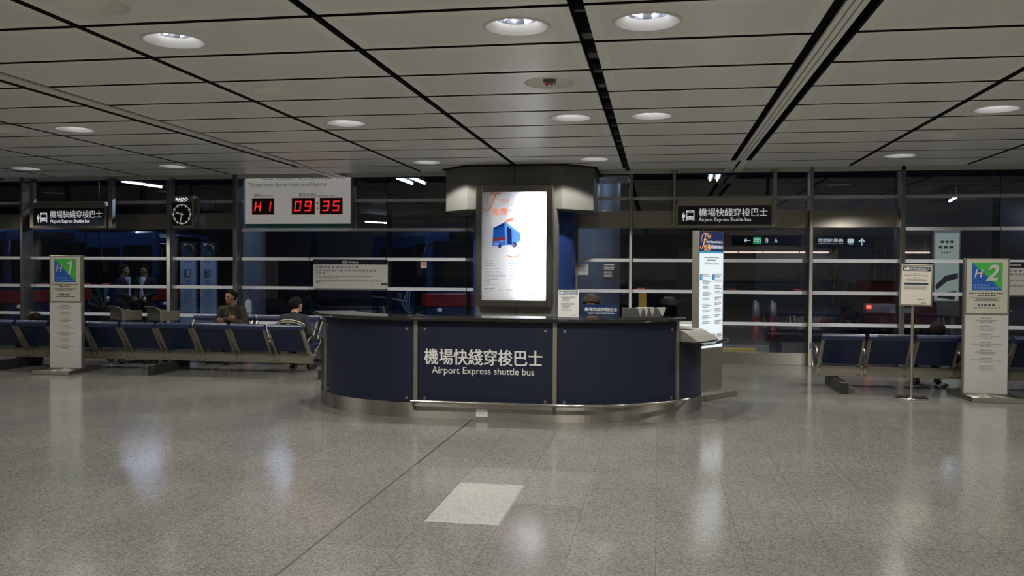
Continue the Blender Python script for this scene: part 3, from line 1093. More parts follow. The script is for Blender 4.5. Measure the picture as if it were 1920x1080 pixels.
# foot rail
pts = [path(-0.79 + (2.36 + 0.79) * i / 40, 0.085) + Vector((0, 0, 0.192)) for i in range(41)]
rl = MB().tube(pts, 0.0165, 12).build('foot_rail', STEELP, ct)
for s_ in (-0.77, 0.76, SE + 0.05):
    p, q = path(s_, 0.085), path(s_, -0.005)
    MB().tube([(p.x, p.y, 0.19), ((p.x + q.x) / 2, (p.y + q.y) / 2, 0.135), (q.x, q.y, 0.10)], [0.016, 0.015, 0.02], 8).build('bracket', STEELD, rl)
mb = MB()
add_text(mb, '機場快綫穿梭巴士', -2.497, -1.208, 0.588, 0.760, KY - 0.0005, res=4)
add_text(mb, '機場快綫穿梭巴士', -2.491, -1.202, 0.586, 0.758, KY - 0.0008, res=4)
mb.build('chinese_lettering', LETW, ct)
mb = MB()
add_text(mb, 'Airport Express shuttle bus', -2.410, -1.290, 0.468, 0.563, KY - 0.0005, weight=0.004, res=4)
mb.build('english_lettering', LETW, ct)
tg_ = MB().box(-1.918, -1.792, KY - 0.006, KY - 0.001, 0.034, 0.112).build('label_tag', WHITE, ct)
mb = MB()
add_text(mb, 'HKW 1A', -1.90, -1.83, 0.062, 0.08, KY - 0.0075)
mb.build('lettering', INK, tg_)
# lower shelf on the right side
sweep(MB(), [(-0.30, 0.79), (0.26, 0.79), (0.31, 0.802), (0.315, 0.815), (0.26, 0.825), (-0.30, 0.825)], SE + 0.05, SS - 0.2, step=0.05).build('side_shelf', BLACKG, ct)
hood = sweep(MB(), [(0.20, 0.826), (0.215, 0.834), (0.02, 0.945), (-0.24, 0.955), (-0.24, 0.826)], SE + 0.08, SS - 0.55, step=0.05).build('sloping_steel_tray', mat('satin_steel', (0.62, 0.60, 0.56), 0.33, 0.75), None)
tag(hood, 'sloping polished steel tray on the low right end of the counter', 'tray')
p = path(SE + 0.30, -0.12)
pb = MB().box(p.x - 0.12, p.x + 0.12, p.y - 0.10, p.y + 0.10, 0.956, 1.0)
tag(pb.build('paper_stack', WHITE, None, bevel=0.003), 'small stack of white paper on the steel tray at the counter end', 'paper stack')

# things on the counter
sg_ = thing('notice_stand', 'white printed sheet in a clear upright stand on the counter', 'sign stand', (-0.95, 9.42, 1.102), R(2))
T = Matrix.Rotation(R(-8), 4, 'X')
MB().box(-0.112, 0.112, -0.0015, 0.0015, 0.004, 0.30, M=T).build('sheet', WHITE, sg_, True)
MB().box(-0.118, 0.118, 0.003, 0.006, 0.0, 0.305, M=T).box(-0.118, 0.118, -0.02, 0.09, 0.0, 0.004).build('clear_holder', ACRYL, sg_, True)
hd = MB().rect(-0.10, 0.10, 0.250, 0.288, -0.0025, 0, T).build('header_strip', mat('grey_blue_print', (0.20, 0.28, 0.36), 0.5), sg_, True)
mb = MB()
add_text(mb, '機場快綫穿梭巴士', -0.04, 0.085, 0.266, 0.282, -0.0035, M=T)
add_lines(mb, -0.04, 0.085, 0.259, 0.005, -0.0035, fill=1, M=T)
mb.rect(-0.085, -0.055, 0.258, 0.28, -0.0035, 0, T)
mb.build('lettering', WHITE, hd, True)
mb = MB()
add_lines(mb, -0.08, 0.085, 0.232, 0.006, -0.003, rows=2, fill=0.95, M=T)
add_lines(mb, -0.065, 0.05, 0.212, 0.005, -0.003, rows=4, M=T)
add_lines(mb, -0.08, 0.085, 0.155, 0.006, -0.003, rows=2, fill=0.9, M=T)
add_lines(mb, -0.065, 0.04, 0.132, 0.005, -0.003, rows=4, M=T)
add_lines(mb, -0.08, 0.05, 0.085, 0.008, -0.003, fill=1, M=T)
add_lines(mb, 0.05, 0.09, 0.03, 0.009, -0.003, fill=1, M=T)
mb.build('small_text', INKL, sg_, True)

ns = thing('desk_sign', 'small navy shuttle bus sign in clear acrylic lying across the counter top', 'desk sign', (-0.60, 9.40, 1.102))
T = Matrix.Rotation(R(-12), 4, 'X')
MB().box(-0.195, 0.195, 0.0, 0.012, 0.0, 0.157, M=T).build('acrylic_block', ACRYL, ns, True, bevel=0.002)
MB().box(-0.195, 0.195, -0.03, 0.09, 0.0, 0.008).build('acrylic_base', ACRYL, ns, True)
pl = MB().rect(-0.188, 0.188, 0.028, 0.150, -0.002, 0, T).build('navy_panel', mat('sign_navy_blue', (0.010, 0.028, 0.095), 0.6, spec=0.1), ns, True)
mb = MB()
add_text(mb, '機場快綫穿梭巴士', -0.172, 0.172, 0.078, 0.118, -0.003, weight=0.02, M=T)
add_text(mb, 'Airport Express Shuttle bus', -0.14, 0.145, 0.042, 0.068, -0.003, weight=0.006, M=T)
mb.build('lettering', LETW, pl, True)

br_ = thing('leaflet_holder', 'low clear holder of grey leaflets with folded triangular pockets on the counter', 'leaflet holder', (-0.16, 9.60, 1.102), R(12))
MB().box(-0.20, 0.20, 0.0, 0.16, 0.0, 0.105).build('box', mat('smoked_acrylic', (0.10, 0.10, 0.095), 0.2), br_, True, bevel=0.003)
for k in range(4):
    x_ = -0.055 + k * 0.065 + (0.025 if k == 3 else 0)
    w_ = 0.052 if k < 3 else 0.085
    MB().plate([(x_, 0.104), (x_ + w_, 0.104), (x_ + w_ * 0.55, 0.012)], -0.006, -0.001).plate([(x_ - 0.006, 0.11), (x_ + w_ + 0.004, 0.113), (x_ + w_ + 0.004, 0.105), (x_ - 0.006, 0.102)], -0.004, 0.10).build('leaflet_pocket', mat('leaflet_grey', (0.42, 0.41, 0.38), 0.4), br_, True)
wr = MB().tube([(-2.66, 9.20, 1.108), (-2.56, 9.24, 1.112), (-2.50, 9.22, 1.118), (-2.56, 9.26, 1.124), (-2.60, 9.28, 1.13)], 0.004, 6)
tag(wr.build('chain', STEELP), 'thin bright pen chain lying on the counter edge above the left strip', 'chain')

# ------------------------------------------------------------ tall lit pylon right of the counter
pg = thing('information_pylon', 'tall lit free shuttle bus information pylon with navy head right of the counter', 'pylon', (0.505, 11.30, 0), R(53.5))
MB().box(-0.08, 0.64, -0.17, 0.20, 0.0, 0.075).build('base', STEELD, pg, True, bevel=0.004)
MB().box(0, 0.56, 0.0, 0.10, 0.075, 2.125).build('body', STEELD, pg, True, bevel=0.004)
MB().rect(0.012, 0.548, 1.868, 2.112, -0.002).build('head_panel', mat('pylon_navy', (0.012, 0.02, 0.075), 0.4, emit=0.16, ecol=(0.05, 0.09, 0.35)), pg, True)
MB().rect(0.012, 0.548, 1.845, 1.868, -0.002).build('blue_strip', mat('pylon_sky', (0.05, 0.35, 0.62), 0.4, emit=0.35), pg, True)
MB().rect(0.012, 0.548, 0.635, 1.845, -0.002).build('lit_panel', mat('pylon_lit_white', (0.8, 0.88, 0.95), 0.5, emit=0.5, ecol=(0.80, 0.91, 1.0)), pg, True)
mb = MB()
swash(mb, 0.025, 1.90, 0.20, -0.004)
add_text(mb, 'ree', 0.16, 0.26, 2.03, 2.075, -0.004, shear=0.35)
add_text(mb, '免費', 0.10, 0.25, 1.875, 1.955, -0.004, weight=0.02)
mb.build('headline', mat('pylon_orange', (0.9, 0.45, 0.16), 0.5, emit=0.55, ecol=(0.95, 0.50, 0.22)), pg, True)
mb = MB()
add_text(mb, 'Airport Express shuttle bus', 0.14, 0.53, 1.965, 2.01, -0.004, shear=0.15, weight=0.01)
add_text(mb, '機場快綫穿梭巴士', 0.265, 0.54, 1.90, 1.95, -0.004, weight=0.02)
mb.build('headline_lettering', SIGNW, pg, True)
mb = MB()
add_lines(mb, 0.08, 0.49, 1.79, 0.012, -0.004, centre=True, fill=0.85)
add_lines(mb, 0.08, 0.49, 1.755, 0.012, -0.004, centre=True, fill=0.5)
add_lines(mb, 0.08, 0.49, 1.72, 0.008, -0.004, centre=True, rows=2, fill=0.8)
zz = 1.57
for k in range(9):
    add_lines(mb, 0.085, 0.27, zz, 0.010, -0.004, rows=2 + k % 2, word=2.0)
    add_lines(mb, 0.36, 0.53, zz + 0.01, 0.010, -0.004, rows=2 + (k + 1) % 2, word=2.0)
    zz -= 0.075
add_lines(mb, 0.02, 0.2, 0.86, 0.009, -0.004, rows=3)
add_lines(mb, 0.02, 0.27, 0.775, 0.009, -0.004, rows=2, fill=1)
add_text(mb, '2881 8888', 0.30, 0.52, 0.765, 0.815, -0.004, weight=0.02)
mb.build('small_text', INKL, pg, True)
for k, x_ in enumerate((0.018, 0.295)):
    ic = MB().rect(x_, x_ + 0.06, 1.50, 1.575, -0.004).build('route_icon', mat('route_icon_blue', (0.05, 0.30, 0.62), 0.4, emit=0.3), pg, True)
    mb = MB()
    add_text(mb, str(k + 1), x_ + 0.025, x_ + 0.05, 1.515, 1.56, -0.005)
    mb.build('numeral', WHITE, ic, True)


def add_numeral(mb_, ch, x0_, x1_, z0_, z1_, y, shear=0.25):
    if ch != '1':
        return add_text(mb_, ch, x0_, x1_, z0_, z1_, y, shear=shear, weight=0.03)
    pts_ = [(0.36, 0.0), (0.68, 0.0), (0.97, 1.0), (0.74, 1.0), (0.24, 0.84), (0.19, 0.68), (0.58, 0.77)]
    return mb_.poly([(x0_ + (x1_ - x0_) * u, z0_ + (z1_ - z0_) * v) for u, v in pts_], y)


# ------------------------------------------------------------ the two route totems
def totem(num, x, y, w, label, rz):
    t_ = thing('route_totem', label, 'totem sign', (x, y, 0), rz)
    hw = w / 2
    MB().box(-hw - 0.04, hw + 0.04, -0.42, 0.50, 0.0, 0.062).build('base', STEEL, t_, True, bevel=0.006)
    MB().box(-hw - 0.012, hw + 0.012, -0.005, 0.07, 0.06, 1.80).build('body', STEELD, t_, True, bevel=0.004)
    up = MB().box(-hw + 0.012, hw - 0.012, -0.012, 0.0, 1.095, 1.785).build('upper_panel', CREAM, t_, True)
    lo = MB().box(-hw, hw, -0.02, -0.003, 0.064, 1.07).build('lower_panel', WHITEP, t_, True, bevel=0.002)
    ax, bx, az, bz = -hw + 0.075, hw - 0.075, 1.39, 1.745
    ib = MB().poly([(ax, bz), (ax, az), (bx, az)], -0.0135).build('blue_triangle', BLUEI, up, True)
    MB().poly([(ax, bz), (bx, az), (bx, bz)], -0.0135).build('green_triangle', GREENI, up, True)
    mb_ = MB()
    dxx = bx - ax
    n0, n1 = (0.50, 0.87) if num[1] == '1' else (0.45, 0.89)
    add_numeral(mb_, num[1], ax + dxx * (n0 + 0.02), ax + dxx * (n1 + 0.02), az + 0.115, bz - 0.03, -0.0145)
    add_text(mb_, 'H', ax + dxx * 0.09, ax + dxx * 0.38, az + 0.16, az + 0.265, -0.0145, shear=0.2, weight=0.02)
    mb_.build('numeral_shadow', INK, up, True)
    mb_ = MB()
    add_numeral(mb_, num[1], ax + dxx * n0, ax + dxx * n1, az + 0.12, bz - 0.025, -0.0155)
    add_text(mb_, 'H', ax + dxx * 0.08, ax + dxx * 0.37, az + 0.165, az + 0.27, -0.0155, shear=0.2, weight=0.02)
    mb_.build('numeral', WHITEP, up, True)
    mb_ = MB()
    add_lines(mb_, ax + 0.02, ax + dxx * 0.62, az + 0.065, 0.022, -0.0145, fill=1, word=1.2)
    add_lines(mb_, ax + 0.02, bx - 0.03, az + 0.03, 0.011, -0.0145, fill=1)
    mb_.build('icon_caption', mat('pale_blue_print', (0.15, 0.30, 0.55), 0.5), up, True)
    mb_ = MB()
    add_lines(mb_, ax - 0.03, bx + 0.03, 1.352, 0.016, -0.0135, centre=True, fill=1, word=1.5)
    add_lines(mb_, ax - 0.03, bx + 0.03, 1.325, 0.016, -0.0135, centre=True, fill=0.5, word=1.5)
    add_lines(mb_, ax - 0.03, bx + 0.03, 1.292, 0.008, -0.0135, centre=True, fill=0.9)
    add_lines(mb_, ax - 0.03, bx + 0.03, 1.275, 0.008, -0.0135, centre=True, fill=0.6)
    add_lines(mb_, ax - 0.03, bx + 0.03, 1.258, 0.008, -0.0135, centre=True, fill=0.7)
    add_lines(mb_, ax - 0.03, bx + 0.03, 1.20, 0.024, -0.0135, centre=True, fill=0.5, word=1.2)
    add_lines(mb_, ax - 0.03, bx + 0.03, 1.165, 0.011, -0.0135, centre=True, fill=0.75)
    mb_.build('small_text', INK, up, True)
    mb_ = MB()
    zz = 1.03
    for k in range(7):
        add_lines(mb_, ax, bx, zz, 0.014, -0.0215, centre=True, fill=0.42, word=1.3)
        add_lines(mb_, ax - 0.02, bx + 0.02, zz - 0.024, 0.008, -0.0215, centre=True, fill=random.uniform(0.45, 0.95))
        add_lines(mb_, ax, bx, zz - 0.047, 0.013, -0.0215, centre=True, fill=0.42, word=1.3)
        zz -= 0.102
    mb_.build('small_text', INKL, lo, True)
    return t_


totem('H1', -9.04, 12.30, 0.50, 'totem sign with the blue and green H1 emblem before the left bench', R(5))
totem('H2', 4.155, 12.12, 0.52, 'totem sign with the blue and green H2 emblem before the right bench', R(2))

# poster stand
ps = thing('poster_stand', 'floor poster stand on a thin steel pole between the right seats and H2 totem', 'poster stand', (3.21, 11.92, 0))
MB().lathe([(0.0, 0.03), (0.03, 0.03), (0.185, 0.022), (0.197, 0.012), (0.197, 0.0), (0, 0)], n=40).build('base', STEELP, ps, True)
MB().cone((0, 0, 0.02), (0, 0, 1.25), 0.0165, n=14).build('pole', STEELD, ps, True)
T = Matrix.Rotation(R(1.2), 4, 'Y')
fb = MB().box(-0.198, 0.198, -0.035, -0.017, 1.185, 1.715, M=T).build('frame', STEELD, ps, True, bevel=0.004)
fp = MB().rect(-0.178, 0.178, 1.205, 1.695, -0.0365, 0, T).build('poster', mat('poster_paper', (0.70, 0.64, 0.56), 0.35), ps, True)
MB().rect(-0.168, 0.168, 1.63, 1.685, -0.038, 0, T).rect(-0.145, 0.145, 1.455, 1.482, -0.038, 0, T).build('header_strip', mat('poster_slate', (0.03, 0.055, 0.09), 0.5), fp, True)
mb = MB()
add_text(mb, '機場快綫穿梭巴士', -0.08, 0.15, 1.650, 1.677, -0.0395, M=T, weight=0.02)
add_lines(mb, -0.08, 0.13, 1.64, 0.007, -0.0395, fill=1, M=T)
mb.rect(-0.128, -0.09, 1.641, 1.677, -0.0395, 0, T).rect(-0.148, -0.138, 1.641, 1.672, -0.0395, 0, T)
mb.build('lettering', WHITE, fp, True)
mb = MB()
add_lines(mb, -0.14, 0.14, 1.598, 0.010, -0.038, centre=True, fill=0.25, M=T)
add_lines(mb, -0.15, 0.15, 1.58, 0.005, -0.038, centre=True, rows=2, fill=0.95, M=T)
add_lines(mb, -0.14, 0.14, 1.545, 0.008, -0.038, centre=True, fill=0.25, M=T)
add_lines(mb, -0.15, 0.15, 1.527, 0.005, -0.038, centre=True, rows=3, fill=0.85, M=T)
add_lines(mb, -0.14, 0.14, 1.435, 0.006, -0.038, rows=4, fill=0.95, M=T)
mb.rect(-0.075, -0.073, 1.38, 1.455, -0.038, 0, T).rect(0.02, 0.022, 1.38, 1.455, -0.038, 0, T)
add_lines(mb, 0.02, 0.11, 1.27, 0.012, -0.038, fill=1, word=1.5, M=T)
add_lines(mb, 0.07, 0.14, 1.225, 0.016, -0.038, fill=1, word=1.2, M=T)
mb.build('small_text', INKL, fp, True)


# ------------------------------------------------------------ hanging bus signs
def bus_icon(mb_, x, z, s, y):
    """person and front view of a bus, white on navy"""
    def q(a, b, c_, d):
        mb_.rect(x + a * s, x + b * s, z + c_ * s, z + d * s, y)
    q(0.0, 0.09, 0.30, 0.62); q(0.07, 0.20, 0.0, 0.62); q(0.18, 0.27, 0.30, 0.62)
    mb_.poly([(x + s * (0.135 + 0.065 * math.cos(2 * PI * i / 12)), z + s * (0.74 + 0.065 * math.sin(2 * PI * i / 12))) for i in range(12)], y)
    q(0.36, 0.46, 0.0, 0.95); q(1.05, 1.15, 0.0, 0.95); q(0.46, 1.05, 0.10, 0.30); q(0.46, 0.52, 0.30, 0.42); q(0.62, 0.89, 0.30, 0.42); q(0.99, 1.05, 0.30, 0.42); q(0.46, 1.05, 0.40, 0.46)
    q(0.40, 1.11, 0.92, 1.0); q(0.46, 0.56, 0.82, 0.93); q(0.95, 1.05, 0.82, 0.93); q(0.56, 0.95, 0.80, 0.84)


def hanging_sign(xa, xb, za, zb, y, label, posts):
    h_ = thing('hanging_sign', label, 'hanging sign', ((xa + xb) / 2, y, za))
    fw = 0.035
    mb_ = MB()
    for a, b, c_, d in ((xa - fw, xa, za - fw, zb + fw), (xb, xb + fw, za - fw, zb + fw), (xa, xb, za - fw, za), (xa, xb, zb, zb + fw + 0.075)):
        mb_.box(a, b, y - 0.09, y + 0.09, c_, d)
    mb_.build('frame', STEEL, h_, bevel=0.003)
    MB().box(xa, xb, y - 0.075, y + 0.075, za, zb).build('panel', NAVYS, h_)
    for a, b in posts:
        MB().box(a, b, y - 0.05, y + 0.05, za - fw, CZ).build('post', STEEL, h_, bevel=0.003)
    for a, b in posts:
        MB().box(a - 0.03, b + 0.03, y - 0.08, y + 0.08, CZ - 0.014, CZ - 0.002).build('ceiling_plate', STEEL, h_)
    W_, H_ = xb - xa, zb - za
    mb_ = MB()
    bus_icon(mb_, xa + 0.045 * W_, za + 0.20 * H_, H_ * 0.55, y - 0.077)
    add_text(mb_, '機場快綫穿梭巴士', xa + 0.225 * W_, xa + 0.955 * W_, za + 0.44 * H_, za + 0.86 * H_, y - 0.077, weight=0.015)
    add_text(mb_, 'Airport Express Shuttle bus', xa + 0.225 * W_, xa + 0.785 * W_, za + 0.12 * H_, za + 0.37 * H_, y - 0.077, weight=0.008)
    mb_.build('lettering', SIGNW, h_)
    return h_


hanging_sign(-11.90, -10.39, 2.42, 2.76, 15.35, 'navy hanging bus sign by the glass wall, above the H1 totem', ((-12.01, -11.94), (-10.35, -10.26)))
hanging_sign(0.325, 1.865, 2.405, 2.73, 15.35, 'navy hanging bus sign by the glass wall, above the lit pylon', ((0.235, 0.285), (1.905, 1.955)))

# ------------------------------------------------------------ clock
ck = thing('hanging_clock', 'square black faced clock with white ticks hanging by the glass wall', 'clock', (-8.915, 15.45, 2.4))
MB().box(-9.14, -8.69, 15.45, 15.62, 2.40, 2.99).build('case', STEELD, ck, bevel=0.006)
MB().box(-9.16, -9.13, 15.5, 15.56, 2.7, CZ).build('post', STEEL, ck)
MB().box(-9.19, -9.10, 15.47, 15.59, CZ - 0.014, CZ - 0.002).build('ceiling_plate', STEEL, ck)
MB().box(-8.69, -8.62, 15.52, 15.60, 2.66, 2.95).build('side_bracket', STEEL, ck, bevel=0.004)
fc = MB().rect(-9.118, -8.712, 2.425, 2.865, 15.447).build('face', BLACK, ck)
cxk, czk = -8.912, 2.642
mb = MB()
vs = []
for i in range(40):
    t = 2 * PI * i / 40
    for q in (0.170, 0.178):
        vs.append((cxk + q * math.cos(t), 15.444, czk + q * 1.05 * math.sin(t)))
mb.add(vs, [(2 * i, 2 * ((i + 1) % 40), 2 * ((i + 1) % 40) + 1, 2 * i + 1) for i in range(40)])
for i in range(12):
    t = 2 * PI * i / 12
    mb.box(0.150, 0.196, -0.001, 0.0, -0.009, 0.009, M=Matrix.Translation((cxk, 15.443, czk)) @ Matrix.Rotation(-t, 4, 'Y') @ Matrix.Diagonal((1.0, 1, 1, 1)))
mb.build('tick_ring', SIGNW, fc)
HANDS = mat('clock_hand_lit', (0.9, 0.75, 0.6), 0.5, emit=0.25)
for ang, l, w in ((R(90 - (9 + 32 / 60.0) * 30), 0.125, 0.010), (R(90 - 32 * 6), 0.168, 0.008)):
    MB().box(-0.03, l, -0.001, 0.001, -w, w, M=Matrix.Translation((cxk, 15.441 - l * 0.01, czk)) @ Matrix.Rotation(-ang, 4, 'Y')).build('hand', HANDS, fc)
mb = MB()
add_text(mb, 'RADO', -9.04, -8.79, 2.895, 2.955, 15.446, weight=0.04)
add_text(mb, 'SWITZERLAND', -9.00, -8.83, 2.875, 2.888, 15.446)
mb.build('lettering', mat('clock_letter_lit', (0.95, 0.95, 1), 0.5, emit=0.7), ck)

# ------------------------------------------------------------ departure board
db = thing('departure_board', 'white departure board with red route and time digits hanging before the glass', 'display board', (-6.71, 15.72, 2.4))
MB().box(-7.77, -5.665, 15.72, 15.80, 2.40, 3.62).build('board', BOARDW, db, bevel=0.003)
MB().box(-5.664, -5.625, 15.71, 15.81, 2.39, 3.62).build('edge_profile', STEEL, db)
MB().box(-7.77, -5.665, 15.716, 15.73, 2.395, 2.47).build('bottom_strip', TEAL, db)
mb = MB()
add_text(mb, '下一班機場快綫穿梭巴士的開出時間', -7.66, -5.79, 3.30, 3.42, 15.718)
add_text(mb, 'The next Airport Express shuttle bus will depart at:', -7.70, -6.13, 3.155, 3.25, 15.718)
add_text(mb, '路線', -7.59, -7.46, 2.975, 3.045, 15.718)
add_text(mb, 'Route no.', -7.43, -7.20, 2.975, 3.03, 15.718)
add_text(mb, '開出時間', -6.68, -6.38, 2.975, 3.05, 15.718)
add_text(mb, 'Departure time', -6.36, -5.97, 2.965, 3.025, 15.718)
mb.build('lettering', INKL, db)
SEG = {'0': 'abcdef', '9': 'abcdfg', '3': 'abcdg', '5': 'acdfg', '1': 'bc', 'H': 'bcefg'}


def digit(mb_, ch, x, z, w, h_, y):
    t = 0.026
    sl = 0.12
    def seg(x0_, z0_, x1_, z1_):
        mb_.poly([(x0_ + sl * z0_, z + z0_), (x1_ + sl * z0_, z + z0_), (x1_ + sl * z1_, z + z1_), (x0_ + sl * z1_, z + z1_)], y)
    g_ = 0.004
    S = {'a': (x + g_, h_ - t, x + w - g_, h_), 'd': (x + g_, 0, x + w - g_, t), 'g': (x + g_, h_ / 2 - t / 2, x + w - g_, h_ / 2 + t / 2),
         'f': (x, h_ / 2 + g_, x + t, h_ - g_), 'e': (x, g_, x + t, h_ / 2 - g_), 'b': (x + w - t, h_ / 2 + g_, x + w, h_ - g_), 'c': (x + w - t, g_, x + w, h_ / 2 - g_)}
    for k_ in SEG[ch]:
        seg(*[S[k_][i] for i in (0, 1, 2, 3)])


for a, b, chars in ((-7.61, -7.19, 'H1'), (-6.81, -6.38, '09'), (-6.255, -5.835, '35')):
    dp = MB().box(a - 0.012, b + 0.012, 15.706, 15.72, 2.645, 2.955).build('display_frame', REDF, db)
    MB().rect(a, b, 2.658, 2.942, 15.7045).build('display_window', LEDOFF, dp)
    mb = MB()
    digit(mb, chars[0], a + 0.035, 2.705, 0.125, 0.19, 15.703)
    digit(mb, chars[1], a + 0.235, 2.705, 0.125, 0.19, 15.703)
    mb.build('digits', LEDON, dp)
MB().box(-6.335, -6.305, 15.712, 15.719, 2.845, 2.875).box(-6.335, -6.305, 15.712, 15.719, 2.745, 2.775).build('colon', REDF, db)


# ------------------------------------------------------------ notice boards and stickers on the glass
def notice(x0_, x1_, label):
    n_ = thing('notice_board', label, 'notice board', ((x0_ + x1_) / 2, 15.80, 1.255))
    MB().box(x0_, x1_, 15.79, 15.806, 1.255, 1.80).build('panel', WHITEP, n_, bevel=0.002)
    hd_ = MB().rect(x0_, x1_, 1.705, 1.80, 15.788).build('header', NAVYS, n_)
    xm = (x0_ + x1_) / 2
    mb_ = MB()
    add_text(mb_, '通告 Notice', xm - 0.16, xm + 0.16, 1.725, 1.782, 15.786)
    mb_.build('lettering', LETW, hd_)
    mb_ = MB()
    add_lines(mb_, x0_ + 0.06, x1_ - 0.06, 1.655, 0.040, 15.788, fill=0.66, word=1.2)
    add_lines(mb_, x0_ + 0.06, x1_ - 0.06, 1.595, 0.034, 15.788, fill=0.9, word=1.2)
    add_lines(mb_, x0_ + 0.06, x1_ - 0.06, 1.545, 0.034, 15.788, fill=0.13, word=1.2)
    add_lines(mb_, x0_ + 0.06, x1_ - 0.06, 1.487, 0.018, 15.788, fill=0.82)
    add_lines(mb_, x0_ + 0.06, x1_ - 0.06, 1.455, 0.018, 15.788, fill=0.35)
    add_lines(mb_, x0_ + 0.06, x1_ - 0.06, 1.402, 0.018, 15.788, fill=0.95)
    add_lines(mb_, x0_ + 0.06, x1_ - 0.06, 1.37, 0.018, 15.788, fill=0.08)
    mb_.build('small_text', INKL, n_)
    MB().rect(x1_ - 0.13, x1_ + 0.0, 1.325, 1.365, 15.7885).build('corner_label', INK, n_)
    return n_


notice(-6.43, -4.97, 'white notice board with navy heading on the glass left of the column')
notice(5.05, 6.5, 'white notice board with navy heading half hidden behind the H2 totem')
st = thing('no_smoking_sticker', 'small white no smoking sticker on the glass beside the column', 'sticker', (-4.295, 15.85, 1.645))
MB().box(-4.352, -4.238, 15.850, 15.856, 1.645, 1.80).build('sheet', WHITEP, st)
mb = MB()
vs = []
for i in range(24):
    t = 2 * PI * i / 24
    for q in (0.034, 0.046):
        vs.append((-4.295 + q * math.cos(t), 15.848, 1.735 + q * math.sin(t)))
mb.add(vs, [(2 * i, 2 * ((i + 1) % 24), 2 * ((i + 1) % 24) + 1, 2 * i + 1) for i in range(24)])
mb.box(-0.036, 0.036, -0.001, 0.0, -0.005, 0.005, M=Matrix.Translation((-4.295, 15.848, 1.735)) @ Matrix.Rotation(R(45), 4, 'Y'))
mb.build('red_ring', REDI, st)
MB().box(-4.318, -4.272, 15.8485, 15.8495, 1.73, 1.74).build('cigarette', INK, st)
st = thing('paper_notice', 'white paper notice taped to the glass just right of the column', 'paper notice', (-1.34, 15.855, 1.54))
MB().box(-1.442, -1.240, 15.852, 15.857, 1.54, 1.74).build('sheet', mat('thin_paper', (0.55, 0.57, 0.60), 0.6), st)
mb = MB()
add_lines(mb, -1.42, -1.26, 1.71, 0.012, 15.850, rows=6, fill=0.9)
mb.build('small_text', INKL, st)
st = thing('text_notice', 'dark printed notice with white lines on the glass between column and thin post', 'paper notice', (-0.85, 15.855, 1.35))
MB().box(-0.975, -0.75, 15.852, 15.857, 1.43, 1.75).build('sheet', mat('dark_film', (0.03, 0.035, 0.04), 0.4), st)
mb = MB()
add_lines(mb, -0.96, -0.77, 1.725, 0.010, 15.850, rows=4, fill=0.95, gap=2.6, word=9)
add_lines(mb, -0.96, -0.80, 1.60, 0.007, 15.850, rows=5, fill=0.9, gap=3, word=12)
mb.build('small_text', WHITE, st)
for x_, t_ in ((-12.2, 'at the left post'), (-11.25, 'left of the glass joint under the left bus sign'), (-10.85, 'right of the glass joint under the left bus sign'), (-0.38, 'beside the thin post right of the column'), (1.2, 'behind the lit pylon'), (2.32, 'left of the post by the right bench')):
    tag(MB().box(x_, x_ + 0.15, 15.850, 15.857, 1.297, 1.315).build('red_sticker', mat('sticker_red', (0.36, 0.035, 0.03), 0.6)), 'red strip on the glass ' + t_, 'sticker', 'red warning strips on the glass')


# ------------------------------------------------------------ benches
def make_bench(n, label, feet, pitch=0.604):
    """n seats; local x runs along the bench, seats look to +y, origin under the first backrest's outer edge"""
    b_ = thing('waiting_bench', label, 'bench', group='blue waiting benches')
    L_ = n * pitch
    MB().box(0.0, L_ - 0.03, 0.335, 0.42, 0.165, 0.312).build('beam', SEATF, b_, True, bevel=0.004)
    for k in range(n):
        xa, xb = k * pitch, k * pitch + 0.555
        xm = (xa + xb) / 2
        back = [(0.0, 0.735), (-0.012, 0.76), (0.0, 0.782), (0.03, 0.787), (0.06, 0.77), (0.075, 0.735), (0.10, 0.66), (0.36, 0.34), (0.33, 0.30), (0.30, 0.312), (0.045, 0.68)]
        MB().side([(0.0, 0.69), (-0.012, 0.745), (0.0, 0.772), (0.03, 0.782), (0.065, 0.768), (0.08, 0.735), (0.085, 0.69)], xa, xb).build('backrest_roll', SEATB, b_, True, bevel=0.006)
        MB().side([(0.018, 0.69), (0.085, 0.69), (0.33, 0.385), (0.315, 0.352), (0.262, 0.352)], xa + 0.035, xb - 0.035).build('backrest', SEATB, b_, True, bevel=0.004)
        MB().side([(0.32, 0.385), (0.36, 0.425), (0.80, 0.455), (0.83, 0.43), (0.82, 0.40), (0.36, 0.36)], xa + 0.03, xb - 0.03).build('seat', SEATB, b_, True, bevel=0.008)
        for sx in (xa + 0.004, xb - 0.034):
            MB().side([(0.0, 0.69), (0.085, 0.70), (0.345, 0.36), (0.405, 0.31), (0.41, 0.175), (0.35, 0.16), (0.318, 0.20), (0.322, 0.285), (0.255, 0.335)], sx, sx + 0.030).build('side_bar', SEATF, b_, True, bevel=0.003)
    for x_ in [-0.045] + [k * pitch - 0.025 for k in range(1, n)] + [L_ - 0.02]:
        MB().tube([(x_, 0.14, 0.50), (x_, 0.22, 0.575), (x_, 0.55, 0.60), (x_, 0.66, 0.585), (x_, 0.69, 0.54), (x_, 0.62, 0.44), (x_, 0.45, 0.34), (x_, 0.40, 0.27)], 0.013, 8).build('armrest', STEELP, b_, True)
    for x_ in feet:
        f_ = MB().box(x_ - 0.055, x_ + 0.055, -0.26, 0.78, 0.0, 0.15).build('foot', RUBBER, b_, True, bevel=0.004)
        MB().box(x_ - 0.05, x_ + 0.05, -0.262, -0.2, 0.145, 0.152).build('end_cap', SEATF, f_, True)
        MB().cone((x_, 0.395, 0.13), (x_, 0.395, 0.19), 0.05, n=12).build('stem', BLACK, f_, True)
    return b_


